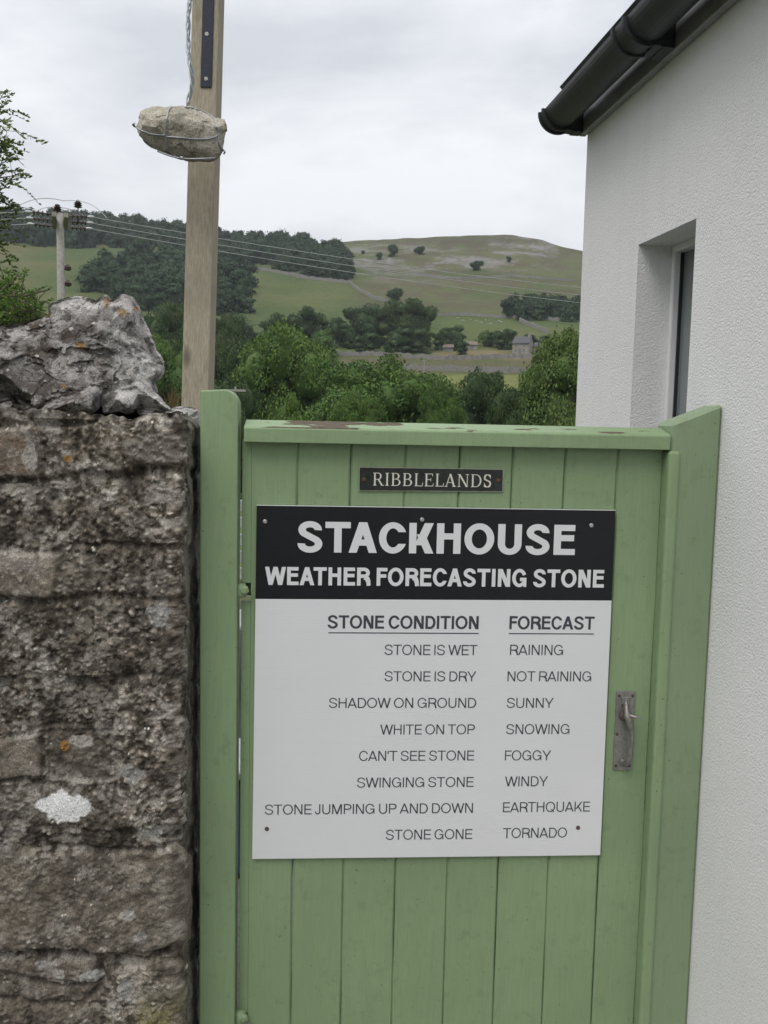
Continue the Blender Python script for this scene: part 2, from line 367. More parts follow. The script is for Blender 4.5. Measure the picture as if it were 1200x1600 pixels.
def terrain(az, d):
    az = np.atleast_1d(az).astype(float); d = np.atleast_1d(d).astype(float)
    dd = np.minimum(d, 1000); j = np.clip(np.searchsorted(TD, dd, side='right') - 1, 0, len(TD) - 2)
    w = (dd - TD[j]) / (TD[j + 1] - TD[j])
    k = np.clip(np.searchsorted(_azc, az, side='right') - 1, 0, len(_azc) - 2); u = np.clip((az - _azc[k]) / (_azc[k + 1] - _azc[k]), 0, 1)
    e0 = _elc[k, j] * (1 - u) + _elc[k + 1, j] * u; e1 = _elc[k, j + 1] * (1 - u) + _elc[k + 1, j + 1] * u
    e = e0 * (1 - w) + e1 * w
    z = e * dd + CAM[2] * sstep(110, 300, dd)
    P = np.stack([np.sin(az) * d, np.cos(az) * d, np.zeros_like(d)], 1)
    z = z + (fbm(P / 55, 4, 5) - 0.5) * 0.012 * np.clip(d - 200, 0, 800) - (d > 1000) * (d - 1000) * 0.05
    return z
def ground_at(px, d, py=600):
    a = az_el(px, py)[0]; return np.array([math.sin(a) * d, math.cos(a) * d, terrain(a, d)[0]])
_ds = np.concatenate([np.linspace(100, 1000, 1100)])
def foot(px, py):
    a, e = az_el(px, py); z = terrain(np.full_like(_ds, a), _ds); ez = (z - CAM[2]) / _ds
    k = np.argmax(ez >= e)
    if not (ez >= e).any(): k = len(_ds) - 1
    d = _ds[k]; return np.array([math.sin(a) * d, math.cos(a) * d, z[k]]), d
azs = np.concatenate([np.linspace(-math.pi, -0.5, 40)[:-1], np.linspace(-0.5, 0.5, 420), np.linspace(0.5, math.pi, 40)[1:]])
dss = np.concatenate([[0.0], np.geomspace(1.5, 150, 26), np.geomspace(155, 1000, 250), np.linspace(1012, 1500, 14)])
A, D = np.meshgrid(azs, dss); a_, d_ = A.ravel(), D.ravel()
TV = np.stack([np.sin(a_) * d_, np.cos(a_) * d_, terrain(a_, d_)], 1)
na, nd = len(azs), len(dss); ii, jj = np.meshgrid(np.arange(nd - 1), np.arange(na - 1), indexing='ij'); q = (ii * na + jj).ravel()
TF = np.stack([q, q + 1, q + na + 1, q + na], 1)
with np.errstate(all='ignore'):
    gx, gy = to_px(TV)
front = (TV - CAM) @ FW > 20
P3 = TV / np.array([1, 1, 1.0])
nA = fbm(P3 / 60, 5, 11); nB = fbm(P3 / np.array([14, 14, 14]), 4, 12); nC = fbm(P3 / np.array([26, 26, 7.0]), 6, 13, 0.62)
c = lerp((0.085, 0.118, 0.040), (0.125, 0.145, 0.055), sstep(0.35, 0.65, nA))
def reg(x0, x1, y0, y1, s=6):
    return front * sstep(x0 - s, x0 + s, gx) * (1 - sstep(x1 - s, x1 + s, gx)) * sstep(y0 - s, y0 + s, gy) * (1 - sstep(y1 - s, y1 + s, gy))
pasture = front * (1 - sstep(470, 500, gy)) * sstep(540, 600, gx + (gy - 440) * 0.4)
c = over(c, (0.126, 0.136, 0.062), pasture * sstep(0.25, 0.6, nA) * 0.9)
c = over(c, (0.110, 0.085, 0.060), pasture * sstep(0.42, 0.6, nB) * 0.6)
c = over(c, (0.150, 0.135, 0.060), reg(-50, 330, 330, 470, 8) * sstep(0.45, 0.7, nA) * 0.6)
scar = sstep(0.43, 0.56, nC) * (.35 + .65 * sstep(0.36, 0.6, fbm(P3 / np.array([6, 6, 2.5]), 3, 15))) * np.maximum.reduce([reg(490, 640, 380, 425, 9) * 0.75, reg(560, 860, 392, 424, 9) * 0.9, reg(760, 872, 366, 400, 7) * 1.0, reg(600, 760, 380, 400, 8) * 0.7, reg(480, 700, 410, 440, 8) * .5])
c = over(c, (0.255, 0.24, 0.235), scar)
c = over(c, (0.095, 0.085, 0.055), reg(500, 800, 364, 384, 5) * sstep(0.35, .55, nB) * 0.7)
c = over(c, (0.195, 0.215, 0.068), reg(300, 900, 586, 612, 3) * 0.9)
c = over(c, (0.150, 0.185, 0.060), reg(510, 580, 538, 553, 3) * 0.8)
c = over(c, (0.125, 0.118, 0.062), reg(380, 900, 556, 584, 3) * (0.5 + 0.5 * sstep(0.4, 0.6, nB)))
c = over(c, (0.215, 0.180, 0.098), reg(675, 830, 546, 562, 4) * (0.4 + 0.6 * sstep(0.4, 0.55, nB)))
c = over(c, (0.105, 0.140, 0.045), reg(690, 800, 496, 515, 3) * 0.7)
c = over(c, (0.06, 0.06, 0.058), (d_ < 9) * 1.0)
c = over(c, (0.05, 0.07, 0.025), (d_ < 290) * (d_ > 20) * 0.7); c = c * np.where(d_ > 200, 0.74, 1.0)[:, None]
m = mat('ground_cover', rough=0.95, spec=0.1); t = NT(m)
cc = t.mix(1.0, t.attr(), t.ramp(t.noise(0.35, 6, 0.7), [(0.3, 0.72), (0.5, 1.0), (0.72, 1.25)]), 'MULTIPLY'); t.base(cc); t.bump(t.noise(0.8, 5, .7), .5, .25)
kind(mesh('ground', TV, TF, m, None, True, c), 'structure')

# ---------------------------------------------------------------- trees
def quads_leaf(C, N, size, rng, asp=0.62):
    n = len(C); tv = rng.normal(size=(n, 3)); tv -= N * (tv * N).sum(1, keepdims=True); tv /= np.linalg.norm(tv, axis=1, keepdims=True) + 1e-9
    bv = np.cross(N, tv); s = size * rng.uniform(0.6, 1.4, (n, 1))
    V = np.stack([C - tv * s, C + bv * s * asp, C + tv * s, C - bv * s * asp], 1).reshape(-1, 3)
    return V, np.arange(4 * n).reshape(-1, 4)
def crown_arrays(seed, n, size, nl=16, spread=0.36, zlo=0.2, taper=0.0, tall=0.0, gap=0.10, low=0.0, wide=0.0, lob_s=(0.11, 0.205), sub=0):
    """unit tree crown: height 1, width about 1; lumpy cloud of leaf sprays on many lobes over an inner mass of the same foliage"""
    rng = np.random.default_rng(seed); lob = [(0, 0, 0.56, 0.30, 0.30, 0.33)]
    for k in range(nl):
        a = rng.uniform(0, 2 * math.pi); h = rng.uniform(0, 1) ** (1.5 if wide else 0.8); z = zlo + 0.09 + h * (0.83 - zlo - 0.09 + 0.03)
        rr = spread * (math.sqrt(max(0.05, 1 - (max(z - 0.52, -0.2 - wide) / 0.46 if z > .52 else max((z - 0.52) / 0.46, -0.85 + wide)) ** 2))) * (1 - taper * h) * rng.uniform(0.75, 1.08)
        s = rng.uniform(*lob_s) * (1 - 0.35 * h * taper); lob.append((math.cos(a) * rr, math.sin(a) * rr, z, s * 1.12, s * 1.12, s * (0.82 + tall)))
    lob.append((rng.uniform(-.08, .08), rng.uniform(-.08, .08), 0.78 if wide else 0.85, 0.19 if wide else 0.14, 0.19 if wide else 0.14, 0.14))
    big = list(lob); lob = [lob[0]] if sub else lob
    for (x, y, z, a, b_, c_) in (big if sub else []):
        for _ in range(sub):
            q = rng.normal(size=3); q /= np.linalg.norm(q); q[2] = abs(q[2]) * .9 - .25 * (rng.random() < .5); f = rng.uniform(.28, .48); lob.append((x + q[0] * a * .75, y + q[1] * b_ * .75, z + q[2] * c_ * .75, a * f, b_ * f, c_ * f * .85))
    Lb = np.array(lob); w = (Lb[:, 3] * Lb[:, 5]); w[0] *= 0.35; w /= w.sum()
    id_ = rng.choice(len(Lb), int(n * (2.6 if sub else 1.7)), p=w); dv = rng.normal(size=(len(id_), 3)); dv /= np.linalg.norm(dv, axis=1, keepdims=True)
    rad = 1 + rng.normal(0, gap, (len(id_), 1)); C = Lb[id_, :3] + dv * Lb[id_, 3:6] * rad
    keep = np.ones(len(C), bool)
    for k in range(len(Lb)):
        qd = np.linalg.norm((C - Lb[k, :3]) / Lb[k, 3:6], axis=1); keep &= ~((qd < 0.72) & (id_ != k))
    keep &= C[:, 2] > zlo * 0.7
    C, dv, id_ = C[keep][:n], dv[keep][:n], id_[keep][:n]
    N = dv * 0.7 + rng.normal(size=C.shape) * 0.5 + np.array([0, 0, 0.3]); N /= np.linalg.norm(N, axis=1, keepdims=True)
    V, F = quads_leaf(C, N, size, rng)
    lc = rng.uniform(0.8, 1.22, len(Lb))[id_] * rng.uniform(0.72, 1.3, len(C)); hue = rng.uniform(0.9, 1.12, len(Lb))[id_]
    c = np.repeat(np.stack([lc * hue, lc, lc * rng.uniform(0.8, 1.2, len(C))], 1), 4, 0)
    # inner mass
    core_v = []; core_f = []; b = len(V)
    Lc = np.array(big)
    for k in range(len(Lc)):
        lat, lon = 5, 8
        for i in range(lat + 1):
            for j in range(lon):
                th = math.pi * i / lat; ph = 2 * math.pi * j / lon; r = (0.74 if sub else 0.80) * rng.uniform(0.85, 1.08)
                core_v.append(Lc[k, :3] + Lc[k, 3:6] * r * np.array([math.sin(th) * math.cos(ph), math.sin(th) * math.sin(ph), math.cos(th)]))
        for i in range(lat):
            for j in range(lon): core_f.append([b + i * lon + j, b + i * lon + (j + 1) % lon, b + (i + 1) * lon + (j + 1) % lon, b + (i + 1) * lon + j])
        b += (lat + 1) * lon
    V = np.concatenate([V, np.array(core_v)]); F = np.concatenate([F, np.array(core_f)])
    V[:, 2] = (V[:, 2] - low) / (1 - low)
    c = np.concatenate([c, np.tile([[0.85, 0.85, 0.85]], (len(core_v), 1))])
    return V, F, c
def trunk_mb(seed, limbs=6):
    rng = random.Random(seed); mb = MB()
    mb.tube([(0, 0, -0.06), (0.004, 0, 0.1), (-0.004, 0.004, 0.3), (0, 0, 0.62)], [0.034, 0.026, 0.021, 0.009], 8)
    for k in range(limbs):
        a = 2 * math.pi * k / limbs + rng.uniform(-.4, .4); z = rng.uniform(0.2, 0.45); r = rng.uniform(0.2, 0.34)
        mb.tube([(0, 0, z), (math.cos(a) * r * .5, math.sin(a) * r * .5, z + 0.12), (math.cos(a) * r, math.sin(a) * r, z + 0.26)], [0.012, 0.008, 0.003], 6)
    return mb
PROTO = {}
def proto(key, seed, n, size, leaf, **kw):
    V, F, c = crown_arrays(seed, n, size, **kw)
    r = bpy.data.objects.new('tree', None)
    tm = trunk_mb(seed).build('trunk', M['bark'], None); cm = mesh('crown', V, F, M[leaf], None, False, c)
    PROTO[key] = (tm.data, cm.data); bpy.data.objects.remove(tm); bpy.data.objects.remove(cm); bpy.data.objects.remove(r)
proto('near_a', 1, 40000, 0.0095, 'leaf', nl=15, gap=0.16, low=0.19, lob_s=(.13, .2), spread=.38, sub=11)
proto('near_b', 2, 44000, 0.0088, 'leaf', nl=18, spread=0.39, gap=0.17, low=0.19, taper=0.15, lob_s=(.12, .19), sub=11)
proto('near_c', 3, 34000, 0.0095, 'leaf_dark', nl=14, gap=0.16, low=0.2, lob_s=(.13, .2), spread=.39, sub=10)
proto('near_d', 4, 42000, 0.0095, 'leaf_light', nl=20, gap=0.18, taper=0.42, low=0.19, lob_s=(.11, .18), spread=.40, sub=11)
proto('young', 5, 9000, 0.016, 'leaf_young', nl=12, gap=0.25, taper=0.5, zlo=0.05, low=0.1, lob_s=(.09, .16), sub=7)
proto('mid_a', 6, 9000, 0.017, 'leaf_dark', nl=11, zlo=0.08, low=0.16, wide=.3, spread=.38, lob_s=(.13, .2), sub=8); proto('mid_b', 7, 9000, 0.017, 'leaf_dark', nl=12, zlo=0.05, low=0.16, wide=.3, spread=.38, lob_s=(.12, .19), sub=8); proto('mid_c', 8, 9000, 0.017, 'leaf', nl=11, zlo=0.1, low=0.16, wide=.3, spread=.38, lob_s=(.12, .2), sub=8)
proto('bush', 9, 2600, 0.03, 'leaf_far', nl=9, zlo=0.02, low=0.26, wide=.55, spread=.34, gap=.16)
def tree(key, px, ptop, wpx, d, label, group=None, pfoot=None, name='broadleaf_tree', cat='tree', rot=None, depth=1.0):
    if pfoot is not None: g, d = foot(px, pfoot)
    else: g = ground_at(px, d)
    dep = (g - CAM) @ FW; a, e = az_el(px, ptop); ztop = CAM[2] + e * math.hypot(g[0], g[1])
    h = max(ztop - g[2], 0.5) / 0.98; w = wpx * dep / FPX / 0.92
    o = thing(name, label, cat, g, group); o.scale = (w, w * depth, h); o.rotation_euler = (0, 0, random.uniform(0, 6.28) if rot is None else rot)
    for nme, dat in zip(('trunk', 'crown'), PROTO[key]):
        ch = bpy.data.objects.new(nme, dat); COL.objects.link(ch); ch.parent = o
    return o
random.seed(4)
GN = 'trees just beyond the garden'
tree('near_a', 450, 512, 165, 135, 'tall rounded mid green tree behind the gate post, right of the square timber pole', GN)
tree('near_c', 372, 524, 110, 150, 'dark bushy tree partly hidden behind the right edge of the square timber pole', GN)
tree('near_c', 355, 588, 110, 105, 'low dark tree rising directly behind the rounded top of the gate post', GN)
tree('near_b', 608, 553, 225, 112, 'broad spreading ash tree showing above the middle of the gate', GN)
tree('near_c', 745, 574, 124, 128, 'dark green tree between the spreading ash and the pale tree beside the white house', GN)
tree('near_d', 882, 505, 160, 92, 'pale yellow green tree against the corner of the white house', GN)
tree('near_c', 800, 606, 90, 104, 'short dark tree below the pale tree near the white house corner', GN)
tree('young', 453, 610, 62, 40, 'small bright green sapling just above the left end of the gate', None, name='sapling')
tree('near_a', 555, 612, 90, 80, 'low green bush at the foot of the broad spreading ash', None, name='bush', cat='bush')
tree('near_b', 690, 600, 80, 96, 'low green bush between the spreading ash and the dark tree', None, name='bush', cat='bush')
tree('near_a', 258, 538, 120, 140, 'mid green tree between the craggy coping stone and the square timber pole', GN)
tree('near_b', 215, 500, 120, 190, 'tree rising behind the peak of the craggy coping stone', GN)
tree('near_c', 300, 500, 90, 210, 'dark tree behind the square timber pole above the wall top', GN)
tree('near_c', 262, 468, 90, 270, 'dark tree touching the left edge of the square timber pole, below the hillside wood', GN)
tree('near_c', 232, 488, 80, 240, 'dark tree just right of the coping stone peak, left of the pole', GN)
tree('near_c', 350, 492, 70, 270, 'dark tree touching the right edge of the square timber pole', GN)
tree('near_c', 520, 606, 120, 150, 'dark tree low in the dip between the tall rounded tree and the spreading ash', GN)
tree('near_c', 685, 604, 120, 150, 'dark tree low behind the right edge of the spreading ash', GN)
tree('near_c', 825, 598, 100, 140, 'dark tree just left of the pale tree, under the farmhouse', GN)
tree('near_a', 400, 560, 110, 160, 'mid green tree filling the gap right of the square timber pole', GN)
GM = 'trees along the far side of the valley fields'
for key, px, pt, w, pf, lab in [
    ('mid_a', 375, 486, 62, 548, 'dark tree right of the square timber pole, below the green hill field'),
    ('mid_b', 432, 484, 52, 545, 'round dark tree at the lower left of the green hill field'),
    ('mid_a', 480, 480, 58, 545, 'tall dark tree below the green hill field, right of a rounder one'),
    ('mid_c', 503, 512, 48, 560, 'smaller paler tree on the left edge of the valley fields'),
    ('mid_b', 525, 492, 50, 542, 'dark tree left of the tallest clump in the valley'),
    ('mid_a', 565, 472, 62, 540, 'tall tree on the left shoulder of the tallest clump in the valley'),
    ('mid_b', 612, 462, 66, 538, 'tree in the middle of the tallest clump in the valley'),
    ('mid_a', 650, 468, 70, 546, 'large tree with sloping right side ending the tallest clump'),
    ('mid_b', 578, 517, 48, 551, 'low round dark tree standing alone at the front of the clump beside bright grass'),
    ('mid_a', 545, 510, 30, 545, 'narrow dark tree left of the low round tree'),
    ('mid_b', 655, 510, 50, 550, 'broad low dark tree at the right front of the clump'),
    ('mid_a', 708, 507, 38, 542, 'tree behind the low barn to the right of the clump'),
    ('mid_b', 718, 526, 24, 555, 'small dark conical tree in front of the low barn'),
    ('mid_c', 757, 515, 30, 541, 'bushy tree between the low barn and the farmhouse'),
    ('mid_b', 792, 511, 36, 546, 'dark rounded tree left of the farmhouse'),
    ('mid_a', 830, 521, 28, 541, 'low trees growing behind the farmhouse roof'),
    ('mid_a', 622, 512, 46, 551, 'low dark tree at the front of the tallest clump, left of the broad one'), ('mid_b', 690, 512, 28, 547, 'small dark tree at the right tip of the clump beside the low barns'),
    ('mid_b', 776, 514, 28, 543, 'dark tree between the bushy one and the rounded one left of the farmhouse'), ('mid_a', 850, 522, 24, 543, 'small tree right of the farmhouse outbuilding'), ('mid_b', 458, 486, 46, 546, 'dark tree between the round and the tall tree below the green field'),
    ('bush', 618, 448, 26, 474, 'small tree standing above the top of the tallest clump')]:
    tree(key, px, pt, w, None, lab, GM, pf)
GH = 'scattered bushes on the limestone hill'
for px, pt, w, pf, lab in [(614, 380, 15, 401, 'tallest bush on the limestone hill above the clump'), (593, 393, 10, 406, 'bush just left of the tallest one on the limestone hill'),
    (656, 384, 16, 398, 'bush right of the tallest one on the limestone hill'), (745, 406, 20, 423, 'widest bush low on the limestone scars'),
    (795, 400, 8, 409, 'lone bush below the pale crag at the hill end'), (567, 391, 6, 397, 'tiny bush nearest the dark wood on the limestone hill')]:
    tree('bush', px, pt, w, None, lab, GH, pf, name='hill_bush', cat='bush')
# far woods: each reads as one mass of crowns
_fa = [crown_arrays(30 + k, 700, 0.044, nl=10, zlo=0.05, low=0.15, wide=.3, gap=.16) for k in range(4)]
def wood(poly, n, hpx, wpx, label, seed, sink=0.0):
    rng = np.random.default_rng(seed); P = np.array(poly, float); VV = []; FF = []; CC = []; b = 0; cnt = 0; pts = []
    tries = 0
    while cnt < n and tries < 20000:
        tries += 1
        x = rng.uniform(P[:, 0].min(), P[:, 0].max()); y = rng.uniform(P[:, 1].min(), P[:, 1].max()); ins = False
        for i in range(len(P)):
            (x1, y1), (x2, y2) = P[i], P[i - 1]
            if (y1 > y) != (y2 > y) and x < (x2 - x1) * (y - y1) / (y2 - y1) + x1: ins = not ins
        if not ins or any(abs(x - p[0]) < wpx * 0.22 and abs(y - p[1]) < 2.0 for p in pts): continue
        pts.append((x, y)); g, d = foot(x, y); s = d / FPX; V, F, c = _fa[cnt % 4]; a = rng.uniform(0, 6.28)
        w = wpx * s * rng.uniform(0.8, 1.3); h = hpx * s * rng.uniform(0.75, 1.2)
        Q = np.stack([(V[:, 0] * math.cos(a) - V[:, 1] * math.sin(a)) * w, (V[:, 0] * math.sin(a) + V[:, 1] * math.cos(a)) * w, V[:, 2] * h - 0.06 * h], 1) + g
        VV.append(Q); FF.append(F + b); CC.append(c * rng.uniform(0.75, 1.25)); b += len(V); cnt += 1
    o = mesh('wood', np.concatenate(VV), np.concatenate(FF), M['leaf_far'], None, False, np.concatenate(CC)); kind(o, 'stuff'); return tag(o, label, 'woodland')
wood([(-60, 385), (20, 380), (60, 388), (185, 389), (290, 385), (360, 396), (300, 358), (180, 352), (100, 350), (-60, 352)], 190, 30, 26, 'long dark plantation along the ridge behind the utility pole', 1)
wood([(335, 420), (400, 412), (470, 432), (546, 440), (540, 405), (480, 388), (330, 384)], 130, 29, 28, 'dark wood on the ridge to the right of the square timber pole', 2)
wood([(135, 440), (150, 462), (240, 492), (390, 490), (385, 450), (330, 420), (290, 402), (190, 412)], 110, 36, 38, 'dark hillside wood between the utility pole and the square timber pole', 3)
wood([(788, 500), (905, 503), (960, 505), (960, 480), (800, 482)], 70, 26, 26, 'dark rectangular wood on the hillside beside the white house corner', 4)

# ---------------------------------------------------------------- field walls, farm, animals, far poles
def field_wall(pts, label, h=1.5, th=0.8):
    rng = random.Random(str(pts)); P = []
    for i in range(len(pts) - 1):
        n = max(2, int(math.hypot(pts[i + 1][0] - pts[i][0], pts[i + 1][1] - pts[i][1]) / 4))
        for k in range(n): P.append((pts[i][0] + (pts[i + 1][0] - pts[i][0]) * k / n, pts[i][1] + (pts[i + 1][1] - pts[i][1]) * k / n))
    P.append(pts[-1]); G = [foot(*p)[0] for p in P]; V = []; F = []
    for i, g in enumerate(G):
        a = G[max(i - 1, 0)]; b = G[min(i + 1, len(G) - 1)]; tt = (b - a)[:2]; tt = tt / (np.linalg.norm(tt) + 1e-9); nn = np.array([-tt[1], tt[0], 0]); hh = h * rng.uniform(0.8, 1.15)
        for s, z, w in ((-1, -0.6, 1), (-1, hh, 0.6), (1, hh, 0.6), (1, -0.6, 1)): V.append(g + nn * s * th / 2 * w + np.array([0, 0, z]))
    for i in range(len(G) - 1):
        for k in range(4): F.append((i * 4 + k, i * 4 + (k + 1) % 4, i * 4 + 4 + (k + 1) % 4, i * 4 + 4 + k))
    F += [(0, 1, 2, 3), tuple(len(V) - 4 + k for k in (3, 2, 1, 0))]
    tag(mesh('field_wall', V, F, M['far_stone']), label, 'wall', 'dry stone field walls across the valley')
field_wall([(480, 581), (600, 577), (700, 580), (790, 583), (900, 581)], 'lower dry stone wall running along the bright valley field', 2.0)
field_wall([(500, 556), (590, 556), (690, 563), (800, 560), (900, 558)], 'upper of two long stone walls crossing below the farmhouse', 1.8)
field_wall([(500, 600), (580, 603)], 'short stretch of stone wall at the near edge of the bright field', 1.5)
field_wall([(545, 443), (560, 455), (580, 466), (612, 475)], 'stone wall running downhill from the corner of the ridge wood', 2.2)
field_wall([(345, 425), (368, 419), (420, 424), (480, 436), (545, 443)], 'stone wall along the foot of the dark ridge wood', 2.2)
field_wall([(670, 494), (720, 493), (790, 497), (900, 503)], 'stone wall across the slope above the grazing sheep', 1.8)
field_wall([(812, 503), (830, 511), (856, 521)], 'stone wall slanting downhill beneath the rectangular wood', 2.2)
field_wall([(640, 428), (720, 437), (800, 432), (900, 440)], 'faint stone wall high across the limestone pasture', 1.6)

def house(name, label, cat, px, py, wpx, eave, ridge, depth, wallm, roofm, wins, chim=0, skew=0.0):
    g, d = foot(px, py); w = wpx * d / FPX; a = az_el(px, py)[0] + skew; ux = np.array([math.cos(a), -math.sin(a), 0]); uy = np.array([math.sin(a), math.cos(a), 0])
    fn = lambda x, y, z: g + ux * x + uy * y + np.array([0, 0, z])
    o = thing(name, label, cat, g); mb = MB()
    mb.prism([(0, -1), (depth, -1), (depth, eave), (depth / 2, ridge), (0, eave)], lambda p, q_, x: fn(x, p, q_), -w / 2, w / 2); mb.build('wall', wallm, o)
    mb = MB(); ov = 0.35; sl = (ridge - eave) / (depth / 2)
    mb.prism([(-ov, eave - ov * sl + 0.03), (depth / 2, ridge + 0.03), (depth + ov, eave - ov * sl + 0.03), (depth + ov, eave - ov * sl + 0.28), (depth / 2, ridge + 0.3), (-ov, eave - ov * sl + 0.28)], lambda p, q_, x: fn(x, p, q_), -w / 2 - 0.25, w / 2 + 0.25)
    rf = mb.build('roof', roofm, o)
    for k in range(chim):
        cx = -w / 2 + 0.9 if k else w / 2 - 0.9
        mb = MB(); mb.prism(rectp(cx - 0.45, cx + 0.45, depth / 2 - 0.4, depth / 2 + 0.4), lambda x, y, z: fn(x, y, z), ridge - 0.3, ridge + 1.5); mb.build('chimney', wallm, rf)
    for (x, z, ww, hh) in wins:
        mb = MB(); mb.prism(rectp(x * w - ww / 2, x * w + ww / 2, z, z + hh), lambda p, q_, y: fn(p, y, q_), -0.06, 0.05); mb.build('window', M['glass'], o)
    return o
house('farmhouse', 'grey stone farmhouse with slate roof and chimney in the valley left of the pale tree', 'house', 813, 553, 26, 4.4, 7.0, 6, M['house_stone'], M['slate'], [(-.28, .9, .9, 1.1), (.22, .9, .9, 1.1), (-.28, 2.9, .9, 1.0), (.22, 2.9, .9, 1.0), (-.03, 0.1, .9, 2.0)], 1, 0.35)
house('outbuilding', 'lower stone outbuilding joined to the right of the farmhouse', 'barn', 834, 552, 15, 2.6, 4.2, 5, M['house_stone'], M['slate'], [(.1, .4, 1.2, 1.6)], 0, 0.35)
house('low_barn', 'long low barn with brown roof behind the small conical tree', 'barn', 735, 546, 22, 1.9, 3.4, 6, M['house_stone'], M['barn_roof'], [(.1, .1, 1.4, 1.5)], 0, -0.1)
house('low_barn', 'low brown roofed shed left of the small conical tree', 'barn', 700, 549, 16, 1.6, 2.8, 5, M['far_stone'], M['barn_roof'], [(-.1, .1, 1.2, 1.2)], 0, 0.2)
g = ground_at(818, 88); a = az_el(818, 640)[0]
def sheep(px, py, label, mat_, s=1.0, rz=0.0, name='sheep', cat='sheep', grp='sheep grazing on the far slope'):
    g, d = foot(px, py); o = thing(name, label, cat, g, grp); o.rotation_euler = (0, 0, rz); o.scale = (s, s, s)
    mb = MB(); mb.lathe([(0.05, -0.62), (0.26, -0.5), (0.33, -0.1), (0.32, 0.3), (0.24, 0.52), (0.14, 0.68), (0.12, 0.82), (0.14, 0.92), (0.10, 1.08), (0.03, 1.14)], (0, 0, 0.68), (1, 0, 0.02), 10)
    for sx in (-0.4, 0.38):
        for sy in (-0.15, 0.15): mb.tube([(sx, sy, 0.6), (sx + 0.02, sy, 0.3), (sx, sy, -0.05)], [0.075, 0.05, 0.045], 6)
    mb.tube([(-0.6, 0, 0.75), (-0.68, 0, 0.45)], [0.05, 0.03], 6)
    V = np.array(mb.V); V = V + np.array(g); mb.V = list(V); mb.build('body', mat_, o, True); return o
for px, py, rz in [(715, 499, 0.3), (724, 503, 2.5), (735, 501, 1), (744, 504, 0), (752, 506, 2.9), (779, 503, 0.4), (783, 505, 3.3), (766, 508, .2), (759, 502, 1.8)]:
    sheep(px, py, 'small white sheep dotted on the slope below the rectangular wood', M['fleece'], 1.0, rz)
sheep(528, 591, 'black cow grazing in the bright field left of the spreading ash', M['hide'], 1.9, 2.9, 'cow', 'cow', None)
sheep(514, 603, 'pale animal lying at the left end of the bright field', M['fleece'], 1.2, 0.4, 'sheep', 'sheep', None)
sheep(660, 596, 'white sheep in the bright field right of the spreading ash crown', M['fleece'], 1.3, 0.4, 'sheep', 'sheep', None)
def far_pole(px, ptop, d, label, wr=0.14):
    g = ground_at(px, d); _, e = az_el(px, ptop); zt = CAM[2] + e * math.hypot(g[0], g[1]); o = thing('telegraph_pole', label, 'pole', g)
    MB().tube([g + np.array([0, 0, -0.5]), (g[0], g[1], zt)], [wr, wr * .75], 8).build('shaft', M['pole'], o)
    MB().prism(rectp(-0.75, 0.75, zt - 0.35, zt - 0.2), lambda a_, b_, c_: (g[0] + a_, g[1] + c_, b_), -0.2, -wr * 0.8).build('crossarm', M['pole'], o)
    return o
far_pole(368, 604, 70, 'thin telegraph pole just right of the rounded gate post top', 0.10)
far_pole(662, 562, 262, 'small distant telegraph pole in front of the valley walls', 0.17)

